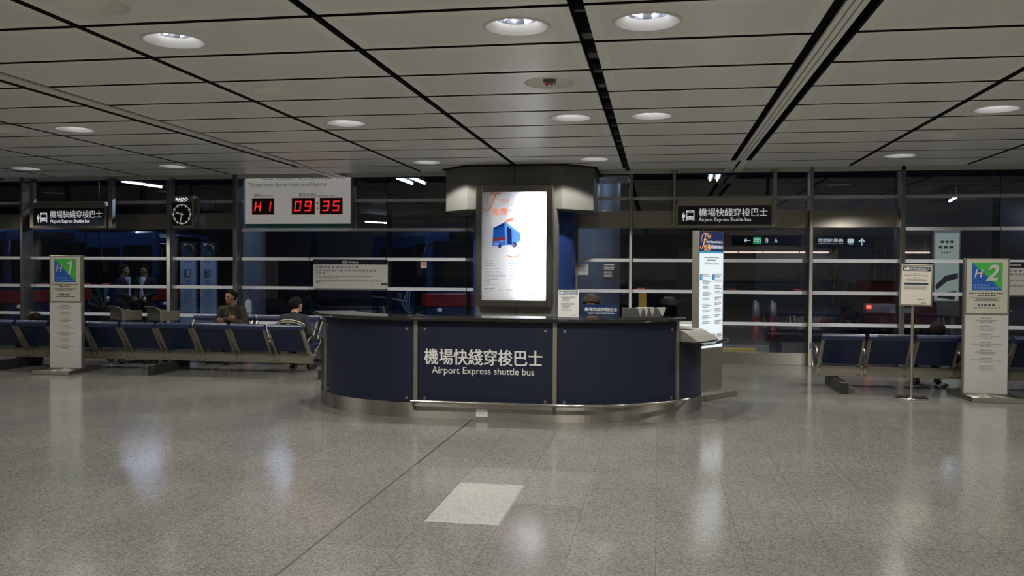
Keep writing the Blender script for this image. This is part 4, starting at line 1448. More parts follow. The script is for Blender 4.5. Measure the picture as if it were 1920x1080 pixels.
b1 = make_bench(10, 'near left blue bench with its back to the viewer, behind the H1 totem', (1.03, 3.69, 6.4))
b1.location = (-11.23, 12.44, 0)
b2 = make_bench(6, 'right blue bench with its back to the viewer, behind the poster stand', (0.235, 3.1))
b2.location = (2.205, 12.44, 0)
b3 = make_bench(7, 'far left blue bench facing the viewer along the glass wall', (0.6, 3.4))
b3.location = (-4.05, 14.72, 0)
b3.rotation_euler = (0, 0, PI)


# ------------------------------------------------------------ people
def capsule(mb_, p0, p1, r0, r1, n=14):
    p0, p1 = Vector(p0), Vector(p1)
    d = p1 - p0
    l = d.length
    d = d.normalized() if l > 1e-6 else Vector((0, 0, 1))
    a = d.orthogonal().normalized()
    b = d.cross(a)
    rings = []
    for k in range(1, 5):
        t = PI / 2 * k / 4
        rings.append((p0 - d * r0 * math.cos(t), r0 * math.sin(t)))
    for k in range(0, 4):
        t = PI / 2 * k / 4
        rings.append((p1 + d * r1 * math.sin(t), r1 * math.cos(t)))
    vs = [p0 - d * r0]
    for c_, r in rings:
        for i in range(n):
            t = 2 * PI * i / n
            vs.append(c_ + (a * math.cos(t) + b * math.sin(t)) * r)
    vs.append(p1 + d * r1)
    fs = [(0, 1 + (i + 1) % n, 1 + i) for i in range(n)]
    for k in range(len(rings) - 1):
        o_ = 1 + k * n
        fs += [(o_ + i, o_ + (i + 1) % n, o_ + n + (i + 1) % n, o_ + n + i) for i in range(n)]
    e_ = len(vs) - 1
    o_ = 1 + (len(rings) - 1) * n
    fs += [(o_ + i, o_ + (i + 1) % n, e_) for i in range(n)]
    mb_.add(vs, fs, 0, True)


def fuse(mb_, name, m, parent, voxel=0.011, smooth=4, scale=None):
    """one continuous skin over overlapping tapered limbs"""
    o_ = mb_.build(name, m, parent, True)
    md = o_.modifiers.new('r', 'REMESH')
    md.mode = 'VOXEL'
    md.voxel_size = voxel
    md.use_smooth_shade = True
    ms = o_.modifiers.new('s', 'SMOOTH')
    ms.iterations = smooth
    ms.factor = 0.5
    dg = bpy.context.evaluated_depsgraph_get()
    dg.update()
    me = bpy.data.meshes.new_from_object(o_.evaluated_get(dg))
    o_.modifiers.clear()
    old = o_.data
    o_.data = me
    bpy.data.meshes.remove(old)
    for p_ in me.polygons:
        p_.use_smooth = True
    return o_


def lerp(a, b, t):
    return Vector(a) * (1 - t) + Vector(b) * t


def hand(mb_, wrist, direction, palm_n, curl, side):
    """palm, four unequal bent fingers and a thumb from the side of the palm"""
    d = Vector(direction).normalized()
    nrm = Vector(palm_n)
    nrm = (nrm - d * nrm.dot(d)).normalized()
    s_ = d.cross(nrm) * side
    w = Vector(wrist)
    for k in range(4):
        off = (k - 1.5) * 0.020
        base = w + d * 0.085 + s_ * off
        capsule(mb_, w + d * 0.01 + s_ * off * 0.6, base, 0.017, 0.014, 8)
        l = (0.070, 0.078, 0.074, 0.058)[k]
        p_ = base
        ang = 0.0
        for j, f_ in enumerate((0.42, 0.33, 0.25)):
            ang += curl * (0.6, 0.9, 0.6)[j]
            q_ = p_ + (d * math.cos(ang) + nrm * math.sin(ang)) * l * f_
            capsule(mb_, p_, q_, 0.0098 - 0.001 * j, 0.0092 - 0.001 * j, 8)
            p_ = q_
    tb = w + d * 0.025 - s_ * 0.03
    t1 = tb + (d * 0.6 - s_ * 0.7 + nrm * 0.3).normalized() * 0.035
    t2 = t1 + (d * 0.85 - s_ * 0.3 + nrm * 0.4).normalized() * 0.03
    capsule(mb_, tb, t1, 0.014, 0.011, 8)
    capsule(mb_, t1, t2, 0.011, 0.009, 8)


def person(label, loc, rz, J, mats, scale=1.0, hair_len=0.0, look=0.0, nod=0.0, coat_open=False, stripes=False, hood=False, group=None):
    """J: joints in metres, x = the person's own right is -x, looks along +y"""
    skin, hair, top, bottom = mats
    r_ = thing('person', label, 'person', loc, rz, group)
    r_.scale = (scale, scale, scale)
    V = {k: Vector(v) for k, v in J.items()}
    B = MB()
    head = V['head']
    MH = Matrix.Translation(head) @ Matrix.Rotation(look, 4, 'Z') @ Matrix.Rotation(nod, 4, 'X')
    hp = lambda x, y, z: MH @ Vector((x, y, z))
    # head: cranium, face, jaw, nose, ears, brow
    capsule(B, hp(0, -0.022, 0.032), hp(0, 0.018, 0.030), 0.078, 0.074)
    capsule(B, hp(0, 0.028, -0.01), hp(0, 0.040, -0.060), 0.062, 0.042)
    capsule(B, hp(-0.022, 0.058, -0.082), hp(0.022, 0.058, -0.082), 0.022, 0.022)
    capsule(B, hp(0, 0.086, 0.012), hp(0, 0.106, -0.024), 0.008, 0.014, 8)
    capsule(B, hp(-0.014, 0.094, -0.027), hp(0.014, 0.094, -0.027), 0.009, 0.009, 8)
    capsule(B, hp(-0.032, 0.080, 0.022), hp(0.032, 0.080, 0.022), 0.014, 0.014, 8)
    capsule(B, hp(-0.020, 0.082, -0.053), hp(0.020, 0.082, -0.053), 0.010, 0.010, 8)
    for s_ in (-1, 1):
        capsule(B, hp(s_ * 0.078, -0.012, 0.012), hp(s_ * 0.076, -0.004, -0.022), 0.017, 0.012, 8)
        capsule(B, hp(s_ * 0.045, 0.055, -0.012), hp(s_ * 0.03, 0.062, -0.03), 0.026, 0.022, 8)
    capsule(B, V['neck'], hp(0, -0.01, -0.03), 0.058, 0.054)
    # trunk
    capsule(B, V['chest'], V['neck'], 0.115, 0.06)
    capsule(B, V['pelvis'], V['chest'], 0.13, 0.125)
    for s_, k in ((1, 'l'), (-1, 'r')):
        capsule(B, V['chest'] + Vector((0, 0, 0.06)), V['sh_' + k], 0.085, 0.062)
        capsule(B, V['sh_' + k], V['el_' + k], 0.054, 0.042)
        capsule(B, V['el_' + k], V['wr_' + k], 0.042, 0.028)
        capsule(B, V['pelvis'], V['hip_' + k], 0.11, 0.095)
        capsule(B, V['hip_' + k], V['kn_' + k], 0.088, 0.058)
        capsule(B, V['kn_' + k], V['an_' + k], 0.056, 0.036)
        capsule(B, V['an_' + k], V['toe_' + k], 0.038, 0.03)
        d = V['wr_' + k] - V['el_' + k]
        hand(B, V['wr_' + k], d, V.get('palm_' + k, Vector((-s_, 0.2, 0.1))), 0.5, s_)
    fuse(B, 'body', skin, r_, 0.0085, 3)
    # clothes follow the limbs, a little wider
    T_ = MB()
    capsule(T_, V['chest'] + Vector((0, 0, 0.02)), lerp(V['chest'], V['neck'], 0.82), 0.135, 0.075)
    for dx in (-0.055, 0.055):
        capsule(T_, V['pelvis'] + Vector((dx, 0, -0.02)), V['chest'] + Vector((dx, 0, 0)), 0.125, 0.130)
    for s_, k in ((1, 'l'), (-1, 'r')):
        capsule(T_, V['chest'] + Vector((0, 0, 0.07)), V['sh_' + k], 0.095, 0.075)
        capsule(T_, V['sh_' + k], V['el_' + k], 0.073, 0.060)
        capsule(T_, V['el_' + k], lerp(V['el_' + k], V['wr_' + k], 0.95), 0.060, 0.045)
    fuse(T_, 'jacket', top, r_, 0.013, 4)
    P_ = MB()
    for s_, k in ((1, 'l'), (-1, 'r')):
        capsule(P_, V['pelvis'], V['hip_' + k], 0.118, 0.106)
        capsule(P_, V['hip_' + k], V['kn_' + k], 0.10, 0.075)
        capsule(P_, V['kn_' + k], lerp(V['kn_' + k], V['an_' + k], 0.94), 0.073, 0.058)
    fuse(P_, 'trousers', bottom, r_, 0.014, 3)
    for k in ('l', 'r'):
        S_ = MB()
        capsule(S_, V['an_' + k] + Vector((0, -0.03, -0.025)), V['toe_' + k] + Vector((0, 0.02, 0.0)), 0.046, 0.038)
        fuse(S_, 'shoe', SHOE, r_, 0.009, 2)
    # hair, eyes, brows
    H_ = MB().ball((0, 0, 0), 0.092, 0.112, 0.096, 28, 20, keep=lambda m: m.z > -0.015 - hair_len + m.y * 1.15 and not (abs(m.x) > 0.05 and m.y > 0.01 and m.z < 0.0))
    hm = MB()
    hm.add([MH @ (p + Vector((0, -0.006, 0.036))) for p in H_.v], H_.f, 0, True)
    rn = random.Random(len(label))
    hm.v = [p + (p - MH @ Vector((0, -0.006, 0.036))) * rn.uniform(-0.05, 0.09) for p in hm.v]
    hm.build('hair', hair, r_, True, solid=-0.012)
    e_ = MB()
    for s_ in (-1, 1):
        e_.ball((s_ * 0.031, 0.083, 0.004), 0.013, 0.008, 0.007, 10, 6, M=MH)
    e_.build('eyes', mat('eye', (0.03, 0.02, 0.02), 0.2), r_, True)
    e_ = MB()
    for s_ in (-1, 1):
        e_.tube([MH @ Vector((s_ * 0.014, 0.095, 0.024)), MH @ Vector((s_ * 0.034, 0.093, 0.03)), MH @ Vector((s_ * 0.052, 0.082, 0.022))], 0.003, 6)
    e_.build('eyebrows', hair, r_, True)
    if coat_open:   # white shirt front and collar between the lapels
        c0, c1 = V['chest'], V['neck']
        zc, zn = c0.z, c1.z
        q = MB().plate([(-0.040, zn + 0.015), (0.040, zn + 0.015), (0.058, zn - 0.07), (0.034, zc - 0.08), (0.065, zc - 0.27), (-0.065, zc - 0.27), (-0.034, zc - 0.08), (-0.058, zn - 0.07)], c1.y + 0.04, c1.y + 0.150)
        q.build('shirt', SHIRT, r_, True, bevel=0.02)
    if stripes:     # pale double stripe across the back of the jacket
        for dz in (0.0, -0.032):
            pts_ = []
            for i in range(13):
                t = -1 + 2 * i / 12.0
                pts_.append((V['chest'].x + t * 0.245, V['chest'].y - 0.136 + abs(t) ** 2 * 0.075, V['chest'].z + 0.055 + dz - abs(t) ** 2.2 * 0.075))
            MB().tube(pts_, 0.009, 6).build('stripe', mat('cream_stripe', (0.55, 0.52, 0.40), 0.7), r_, True)
    return r_


def sit(slump=0.0, arms='lap', slide=0.0, feet=0.0):
    s = slump
    J = dict(pelvis=(0, slide, 0.565 - 0.2 * slide), chest=(0, -0.02 + s * 0.5, 0.90 - s * 0.5 - 0.45 * slide), neck=(0, 0.0 + s * 0.9, 1.085 - s * 0.75 - 0.55 * slide), head=(0, 0.03 + s * 1.15, 1.235 - s * 0.85 - 0.60 * slide))
    ch = Vector(J['chest'])
    nk = Vector(J['neck'])
    for sg, k in ((1, 'l'), (-1, 'r')):
        J['sh_' + k] = (sg * 0.185, nk.y - 0.01, nk.z - 0.075)
        if arms == 'crossed':
            J['el_' + k] = (sg * 0.27, ch.y + 0.06, ch.z - 0.16)
            J['wr_' + k] = (-sg * 0.04, ch.y + 0.235 + 0.02 * sg, ch.z - 0.09 + 0.02 * sg)
            J['palm_' + k] = Vector((0, -1, 0))
        else:
            J['el_' + k] = (sg * 0.26, ch.y + 0.06, ch.z - 0.17)
            J['wr_' + k] = (sg * 0.13, ch.y + 0.30, 0.62)
            J['palm_' + k] = Vector((0, 0, -1))
        J['hip_' + k] = (sg * 0.095, 0.06 + slide, 0.556 - 0.2 * slide)
        J['kn_' + k] = (sg * 0.15, 0.47 + slide * 0.8, 0.53)
        J['an_' + k] = (sg * 0.15, 0.47 + slide * 0.8 + feet, 0.085)
        J['toe_' + k] = (sg * 0.17, 0.62 + slide * 0.8 + feet, 0.045)
    return J


def stand(arm='front'):
    J = dict(pelvis=(0, 0, 0.95), chest=(0, 0, 1.25), neck=(0, -0.01, 1.44), head=(0, 0.02, 1.585))
    for sg, k in ((1, 'l'), (-1, 'r')):
        J['sh_' + k] = (sg * 0.19, -0.01, 1.375)
        J['el_' + k] = (sg * 0.25, -0.02, 1.10)
        J['wr_' + k] = (sg * 0.10, 0.19, 0.98) if arm == 'front' else (sg * 0.25, 0.08, 0.86)
        J['hip_' + k] = (sg * 0.095, 0, 0.92)
        J['kn_' + k] = (sg * 0.10, 0.02, 0.50)
        J['an_' + k] = (sg * 0.105, -0.02, 0.085)
        J['toe_' + k] = (sg * 0.13, 0.13, 0.045)
    return J


person('standing person in dark suit and white shirt beyond the glass, turned right', (-11.47, 17.5, 0), R(-75), stand(), (SKIN, HAIR, SUIT, TROU), 0.985, coat_open=True)
person('standing person in dark suit and white shirt beyond the glass, facing the viewer', (-11.36, 18.15, 0), R(172), stand(), (SKIND, HAIR, SUIT, TROU), 0.98, coat_open=True)
person('seated person in olive jacket with crossed arms on the far left bench', (-7.26, 14.28, 0), PI, sit(0.10, 'crossed'), (SKIND, HAIR, OLIVE, TROU), 0.97, look=R(-18), nod=R(0))
person('seated person seen from behind in black jacket with pale stripes, near left bench', (-5.62, 12.86, 0), 0, sit(0.20), (SKIN, HAIR, SUIT, TROU), 0.97, hair_len=0.03, look=R(-35), stripes=True)
person('person bending low on the near left bench, only dark hair showing', (-10.56, 12.92, 0), 0, sit(0.58), (SKIN, HAIR, SUIT, TROU), 0.95, hair_len=0.05, nod=R(-40))
person('person slouched on the right bench, only the dark back of the head showing', (3.81, 12.80, 0), 0, sit(0.10, slide=0.53, feet=-0.30), (SKIN, HAIR, SUIT, TROU), 0.96, hair_len=0.10)
person('person sitting behind the counter, dark hair above the desk sign', (-0.78, 10.75, 0), R(175), sit(0.06), (SKIN, mat('brown_hair', (0.028, 0.019, 0.012), 0.8, spec=0.15, vary=0.4, scale=60), SUIT, TROU), 1.0, nod=R(-34))

# seat of the counter clerk
o = thing('office_chair', 'dark office chair behind the counter', 'chair', (-0.78, 10.78, 0), R(175))
MB().box(-0.23, 0.23, -0.22, 0.24, 0.36, 0.405).build('seat', BLACK, o, True, bevel=0.03)
MB().box(-0.21, 0.21, -0.30, -0.255, 0.50, 0.88).build('backrest', BLACK, o, True, bevel=0.03)
MB().cone((0, 0, 0.06), (0, 0, 0.37), 0.03, n=12).build('post', BLACK, o, True)
for k in range(5):
    t = 2 * PI * k / 5
    lg = MB().tube([(0, 0, 0.09), (0.28 * math.cos(t), 0.28 * math.sin(t), 0.065)], 0.02, 8).build('leg', BLACK, o, True)
    MB().ball((0.28 * math.cos(t), 0.28 * math.sin(t), 0.03), 0.03, 0.02, 0.03, 10, 6).build('caster', RUBBER, lg, True)


# ------------------------------------------------------------ luggage trolleys
def trolley(label, loc, rz):
    t_ = thing('luggage_trolley', label, 'luggage trolley', loc, rz, 'luggage trolleys behind the left bench')
    A = mat('trolley_metal', (0.20, 0.19, 0.155), 0.4, 0.7)
    fr = MB()
    for s_ in (-1, 1):
        fr.tube([(s_ * 0.28, -0.05, 0.10), (s_ * 0.28, 0.02, 0.55), (s_ * 0.28, -0.02, 0.90), (s_ * 0.25, -0.07, 0.955)], 0.013, 8)
        fr.tube([(s_ * 0.28, -0.02, 0.13), (s_ * 0.20, 0.85, 0.13)], 0.018, 8)
    fr.tube([(-0.25, -0.07, 0.955), (0.25, -0.07, 0.955)], 0.016, 8)
    fr.box(-0.24, 0.24, 0.05, 0.85, 0.13, 0.15)
    fr.build('frame', A, t_, True)
    MB().tube([(-0.20, -0.073, 0.957), (0.20, -0.073, 0.957)], 0.018, 10).build('handle', RUBBER, t_, True)
    bk = MB()
    bk.box(-0.29, 0.29, -0.03, -0.015, 0.74, 0.94)
    bk.box(-0.29, -0.275, -0.02, 0.30, 0.74, 0.90)
    bk.box(0.275, 0.29, -0.02, 0.30, 0.74, 0.90)
    bk.box(-0.28, 0.28, 0.29, 0.305, 0.74, 0.88)
    bk.box(-0.28, 0.28, -0.02, 0.30, 0.735, 0.745)
    bk.build('basket', A, t_, True, bevel=0.004)
    MB().ball((-0.27, -0.07, 1.08), 0.036, 0.03, 0.045, 14, 10).build('brake_knob', A, t_, True)
    for x_, y_ in ((-0.27, -0.03), (0.27, -0.03), (0.0, 0.82)):
        w_ = MB().cone((x_ - 0.022, y_, 0.062), (x_ + 0.022, y_, 0.062), 0.062, n=20).build('wheel', RUBBER, t_, True)
        MB().cone((x_ - 0.026, y_, 0.062), (x_ + 0.026, y_, 0.062), 0.025, n=12).build('hub', STEELD, w_, True)
    return t_


trolley('steel luggage trolley behind the near left bench, left one of the pair', (-9.06, 13.66, 0), R(-38))
trolley('steel luggage trolley behind the near left bench, right one of the pair', (-8.36, 13.64, 0), R(-38))

# small things on the floor and seats
cr = MB()
rnd = random.Random(3)
cr.ball((3.99, 13.2, 0.028), 0.06, 0.04, 0.028, 10, 7)
cr.v = [p + Vector((rnd.uniform(-1, 1), rnd.uniform(-1, 1), 0)) * 0.012 for p in cr.v]
tag(cr.build('paper_scrap', WHITE), 'crumpled white paper scrap on the floor under the right bench', 'paper scrap')
bg = thing('red_bag', 'small red bag on the right bench beside the slouched person', 'bag', (3.38, 12.98, 0.452))
MB().side([(-0.09, 0.0), (0.09, 0.0), (0.08, 0.17), (0.03, 0.21), (-0.03, 0.21), (-0.08, 0.17)], -0.10, 0.10).build('pouch', mat('red_nylon', (0.42, 0.02, 0.03), 0.6), bg, True, bevel=0.02)
MB().tube([(-0.07, 0, 0.20), (-0.05, 0, 0.25), (0.05, 0, 0.25), (0.07, 0, 0.20)], 0.008, 6).build('handle', BLACK, bg, True)
# corner of a folded board sign at the right edge
ab = thing('folding_board', 'folding floor sign at the right edge beside the H2 totem', 'floor sign', (5.0, 11.9, 0))
MB().add([(-0.22, -0.16, 0.0), (0.22, -0.16, 0.0), (0.22, 0.0, 0.72), (-0.22, 0.0, 0.72), (-0.22, -0.14, 0.0), (0.22, -0.14, 0.0), (0.22, 0.02, 0.72), (-0.22, 0.02, 0.72)],
         [(0, 1, 2, 3), (7, 6, 5, 4), (0, 4, 5, 1), (1, 5, 6, 2), (2, 6, 7, 3), (3, 7, 4, 0)]).build('front_leaf', CREAM, ab, True)
MB().add([(-0.22, 0.20, 0.0), (0.22, 0.20, 0.0), (0.22, 0.03, 0.72), (-0.22, 0.03, 0.72), (-0.22, 0.22, 0.0), (0.22, 0.22, 0.0), (0.22, 0.05, 0.72), (-0.22, 0.05, 0.72)],
         [(0, 1, 2, 3), (7, 6, 5, 4), (0, 4, 5, 1), (1, 5, 6, 2), (2, 6, 7, 3), (3, 7, 4, 0)]).build('back_leaf', BLACK, ab, True)

# ------------------------------------------------------------ the bus station outside
struct('roof', MB().box(-60, 60, 16.4, 70, 4.35, 4.6), OUTC, 'dark soffit over the bus station outside', 'roof')
mb = MB().box(-60, 60, 46, 46.3, 0, 4.4)
mb.box(3.6, 60, 34, 34.3, 0, 4.4)
struct('wall_far', mb, OUTW, 'dark far wall of the bus station outside', 'wall')


FILL_TUBE = mat('added_fill_tube', (0.9, 0.93, 1.0), 0.5, emit=150, ecol=(0.62, 0.72, 1.0))  # fill light for the bus station, from added tubes out of view


def tube_lamp(x, y, z, l, ang, label, tm=TUBE):
    t_ = thing('fluorescent_lamp', label, 'lamp', (x, y, z), ang, 'fluorescent lamps of the bus station')
    MB().box(-l / 2, l / 2, -0.07, 0.07, 0.03, 0.09).build('housing', STEELD, t_, True)
    MB().cone((-l / 2 + 0.04, 0, 0.0), (l / 2 - 0.04, 0, 0.0), 0.022, n=10).build('tube', tm, t_, True)
    MB().box(-l / 2 + 0.2, -l / 2 + 0.23, -0.01, 0.01, 0.09, 4.36 - z).box(l / 2 - 0.23, l / 2 - 0.2, -0.01, 0.01, 0.09, 4.36 - z).build('hanger', STEELD, t_, True)
    return t_


tube_lamp(-14.45, 22.95, 4.0, 1.75, R(84), 'bright fluorescent tube beyond the glass left of the clock')
tube_lamp(-10.35, 22.9, 4.0, 1.6, R(88), 'fluorescent tube outside hidden behind the departure board')
tube_lamp(-6.35, 22.75, 4.0, 1.8, R(92), 'bright fluorescent tube left of the column, right one of a pair')
tube_lamp(-6.73, 22.9, 4.0, 1.5, R(90), 'bright fluorescent tube left of the column, left one of a pair')
tube_lamp(1.29, 22.8, 4.0, 1.55, R(88), 'bright fluorescent tube above the right bus sign, left one of a pair')
tube_lamp(1.47, 22.8, 4.0, 1.55, R(88), 'bright fluorescent tube above the right bus sign, right one of a pair')
tube_lamp(9.4, 30.5, 4.0, 1.75, R(80), 'bright fluorescent tube beyond the glass at the far right')
tube_lamp(13.4, 33.4, 3.75, 0.7, R(20), 'small fluorescent tube beyond the glass at the right edge')
tube_lamp(-13.9, 42.5, 4.0, 1.7, R(60), 'distant fluorescent tube seen between departure board and column')

for x_ in (-18, -14, -10, -6, -2, 2, 6, 10):  # unseen row added to brighten the buses and tarmac
    tube_lamp(x_, 17.25, 4.0, 1.5, 0, 'added unseen fill tube outside, above the edge of the hall ceiling', FILL_TUBE)


def bus(label, loc, rz, L_=8.0):
    """front at +x, camera side at -y"""
    b_ = thing('shuttle_bus', label, 'bus', loc, rz, 'blue shuttle buses outside')
    W_, H_ = 2.3, 2.55
    MB().box(-L_, 0, 0, W_, 0.32, H_).build('body', BUSB, b_, True, bevel=0.16)
    MB().box(-0.02, 0.02, 0.14, W_ - 0.14, 1.22, 2.25).build('windscreen', BUSD, b_, True, bevel=0.015)
    MB().box(-0.35, 0.035, -0.02, W_ + 0.02, 0.82, 1.10).build('red_band', BUSR, b_, True, bevel=0.014)
    MB().box(-0.3, 0.06, 0.03, W_ - 0.03, 0.34, 0.60).build('bumper', BUSB, b_, True, bevel=0.03)
    MB().box(0.0, 0.03, 0.5, W_ - 0.5, 2.27, 2.45).build('destination_sign', BUSD, b_, True, bevel=0.01)
    n_ = int((L_ - 1.2) / 1.25)
    for k in range(n_):
        x_ = -1.65 - k * 1.25
        MB().box(x_ - 0.58, x_ + 0.58, -0.012, 0.02, 1.25, 2.15).build('side_window', BUSD, b_, True, bevel=0.005)
    MB().box(-0.98, -0.14, -0.014, 0.02, 0.45, 2.2).build('door', BUSD, b_, True, bevel=0.005)
    for x_ in (-1.5, -L_ + 1.6):
        for y_ in (0.0, W_ - 0.25):
            w_ = MB().cone((x_, y_ - 0.01, 0.42), (x_, y_ + 0.25, 0.42), 0.42, n=28).build('wheel', RUBBER, b_, True)
            MB().cone((x_, y_ - 0.025, 0.42), (x_, y_ + 0.0, 0.42), 0.22, 0.24, n=20).build('hub', STEELD, w_, True)
    for y_ in (0.28, W_ - 0.28):
        MB().ball((0.05, y_, 0.74), 0.03, 0.06, 0.045, 12, 8).build('headlight', HEADL, b_, True)
    for s_, y_ in ((1, 0.0), (-1, W_)):
        MB().tube([(0.0, y_ + 0.1 * s_, 2.2), (0.25, y_ - 0.1 * s_, 2.1), (0.25, y_ - 0.14 * s_, 1.8)], 0.02, 6).box(0.2, 0.28, y_ - 0.22 * s_ - 0.06, y_ - 0.22 * s_ + 0.06, 1.5, 1.85).build('mirror', BLACK, b_, True)
    em = MB()
    for k in range(4):
        a0 = R(20 + k * 22)
        a1 = a0 + R(13)
        em.poly([(-1.5, 0.55), (-1.5 - 0.75 * math.cos(a0), 0.55 + 0.6 * math.sin(a0)), (-1.5 - 0.75 * math.cos(a1), 0.55 + 0.6 * math.sin(a1))], -0.014)
    em.box(-L_ + 0.3, -1.6, -0.014, -0.012, 0.86, 0.90)
    em.build('emblem', mat('pale_teal_paint', (0.22, 0.36, 0.40), 0.4), b_, True)
    return b_


bus('blue shuttle bus with red band parked outside just left of the column', (-4.97, 18.6, 0), R(-60), 6.0)
bus('dark blue shuttle bus outside at the left, beside the two standing people', (-12.35, 20.2, 0), R(-6), 7.0)
bus('blue shuttle bus with red band outside at the left edge of the photo', (-14.25, 17.4, 0), R(-12), 5.0)


def car(label, loc, rz, paint, rear_lit):
    """rear faces -y"""
    c_ = thing('car', label, 'car', loc, rz)
    W_ = 0.86
    prof = [(0.0, 0.34), (-0.02, 0.62), (0.05, 0.92), (0.75, 0.98), (1.25, 1.40), (2.55, 1.42), (3.25, 0.98), (4.25, 0.86), (4.42, 0.6), (4.40, 0.32)]
    MB().side(prof, -W_, W_).build('body', paint, c_, True, bevel=0.07)
    MB().add([(-0.68, 0.80, 1.02), (0.68, 0.80, 1.02), (0.60, 1.22, 1.36), (-0.60, 1.22, 1.36)], [(0, 1, 2, 3)]).build('rear_window', BUSD, c_, True)
    MB().side([(0.95, 1.0), (1.32, 1.34), (2.5, 1.36), (3.05, 1.0)], -W_ - 0.006, -W_ + 0.02).build('side_window', BUSD, c_, True)
    MB().side([(0.95, 1.0), (1.32, 1.34), (2.5, 1.36), (3.05, 1.0)], W_ - 0.02, W_ + 0.006).build('side_window', BUSD, c_, True)
    MB().box(-0.84, 0.84, -0.08, 0.1, 0.36, 0.54).build('bumper', paint, c_, True, bevel=0.03)
    for s_ in (-1, 1):
        MB().box(s_ * 0.72 - 0.055, s_ * 0.72 + 0.055, -0.03, 0.03, 0.72, 0.80).build('tail_light', TAIL if (rear_lit and s_ < 0) else BUSR, c_, True, bevel=0.01)
        for y_ in (0.85, 3.45):
            w_ = MB().cone((s_ * 0.66, y_, 0.31), (s_ * 0.87, y_, 0.31), 0.31, n=24).build('wheel', RUBBER, c_, True)
            MB().cone((s_ * 0.86, y_, 0.31), (s_ * 0.885, y_, 0.31), 0.18, n=16).build('hub', STEELD, w_, True)
    MB().box(-0.25, 0.25, -0.035, 0.0, 0.62, 0.74).build('number_plate', CREAM, c_, True)
    return c_


car('dark red car outside with one glowing tail light, behind the poster stand', (5.9, 23.0, 0), R(-4), CARR, True)
car('dark blue car outside between the poster stand and the H2 totem', (11.6, 20.0, 0), R(80), CARB, False)

# outside totems with dark emblem heads
for k, (x_, lab) in enumerate(((-10.53, 'left of the two pale blue totems outside under the clock'), (-10.04, 'right of the two pale blue totems outside under the clock'))):
    t_ = thing('outdoor_totem', lab, 'totem sign', (x_, 18.5, 0))
    MB().box(-0.185, 0.185, 0, 0.1, 0.0, 1.88).build('body', mat('pale_blue_panel', (0.30, 0.40, 0.52), 0.4), t_, True, bevel=0.004)
    hd = MB().box(-0.185, 0.185, -0.005, 0.105, 1.88, 2.22).build('head', BLACK, t_, True)
    MB().poly([(-0.15, 1.92), (0.0, 2.05), (-0.15, 2.16)], -0.008).poly([(-0.14, 1.91), (0.14, 1.91), (0.14, 1.93), (0.02, 2.03)], -0.008).build('dark_emblem', mat('slate_blue', (0.03, 0.06, 0.09), 0.4), hd, True)
    em = MB()
    for q in range(3):
        em.poly([(-0.05 + q * 0.05, 2.17), (-0.01 + q * 0.05, 2.17), (0.15, 2.10 - q * 0.055 - 0.03 + 0.02), (0.15, 2.13 - q * 0.055 - 0.06 + 0.02 + 0.04)], -0.009)
    em.poly([(-0.13, 2.19), (0.0, 2.19), (-0.06, 2.12)], -0.009)
    em.build('pale_emblem', mat('pale_grey_paint', (0.35, 0.40, 0.42), 0.4), hd, True)
    mb = MB()
    mb.rect(-0.09, 0.07, 1.42, 1.60, -0.002)
    add_lines(mb, -0.14, 0.14, 1.82, 0.03, -0.002, centre=True, rows=2, fill=0.6, word=1.3)
    add_lines(mb, -0.14, 0.14, 1.35, 0.012, -0.002, centre=True, rows=3, fill=0.5, gap=3)
    add_lines(mb, -0.14, 0.14, 1.15, 0.012, -0.002, centre=True, rows=12, fill=0.7, gap=4)
    mb.build('small_text', mat('slate_print', (0.08, 0.11, 0.17), 0.5), t_, True)
    mb = MB()
    add_text(mb, str(k + 1), -0.03, 0.05, 1.45, 1.57, -0.004)
    mb.build('numeral', mat('pale_blue_numeral', (0.35, 0.45, 0.55), 0.5), t_, True)

for x_, y_, r_, lab in ((-9.75, 20.2, 0.28, 'grey blue round column outside beside the two outdoor totems'), (-1.45, 19.6, 0.62, 'grey blue round column outside right of the blue column')):
    struct('pillar', MB().lathe([(r_, 0), (r_, 4.4)], (x_, y_, 0), n=40), OUTCOL, lab, 'column')
cn = thing('barrier_post', 'white and red barrier post outside behind the seated man in olive', 'barrier post', (-8.33, 17.0, 0))
MB().lathe([(0.12, 0.0), (0.12, 0.05), (0.075, 0.08), (0.07, 0.72), (0.0, 0.74)], n=20).build('lower_part', BUSR, cn, True)
MB().lathe([(0.074, 0.72), (0.07, 0.92), (0.04, 0.98), (0.0, 0.99)], n=20).build('upper_part', WHITE, cn, True)
bp_ = thing('yellow_post', 'yellow post outside right of the thin steel post', 'post', (-0.30, 17.6, 0))
MB().box(-0.075, 0.075, -0.075, 0.075, 0.0, 1.24).build('post', YELLOW, bp_, True, bevel=0.01)
MB().box(-0.09, 0.09, -0.09, 0.09, 1.24, 1.27).build('cap', BLACK, bp_, True)
for x_, lab in ((2.35, 'red and grey bollard outside behind the door, left one'), (2.75, 'red and grey bollard outside behind the door, right one')):
    b_ = thing('bollard', lab, 'bollard', (x_, 22.0, 0))
    MB().lathe([(0.1, 0), (0.1, 0.55), (0.0, 0.55)], n=16).build('lower_part', BUSR, b_, True)
    MB().lathe([(0.1, 0.55), (0.1, 0.85), (0.06, 0.92), (0.0, 0.92)], n=16).build('upper_part', STEELD, b_, True)
kb = struct('trim_40', MB().box(-30, 40, 26, 26.3, 0, 0.16).box(-1, 2.2, 18.2, 18.5, 0, 0.12), YELLOW if False else OUTW, 'low kerb of the bus bays outside', 'kerb')
yk = MB().box(1.1, 1.9, 17.6, 17.8, 0.0, 0.12)
tag(yk.build('yellow_kerb_block', YELLOW, None, bevel=0.01), 'yellow kerb block outside the glass door', 'kerb block')
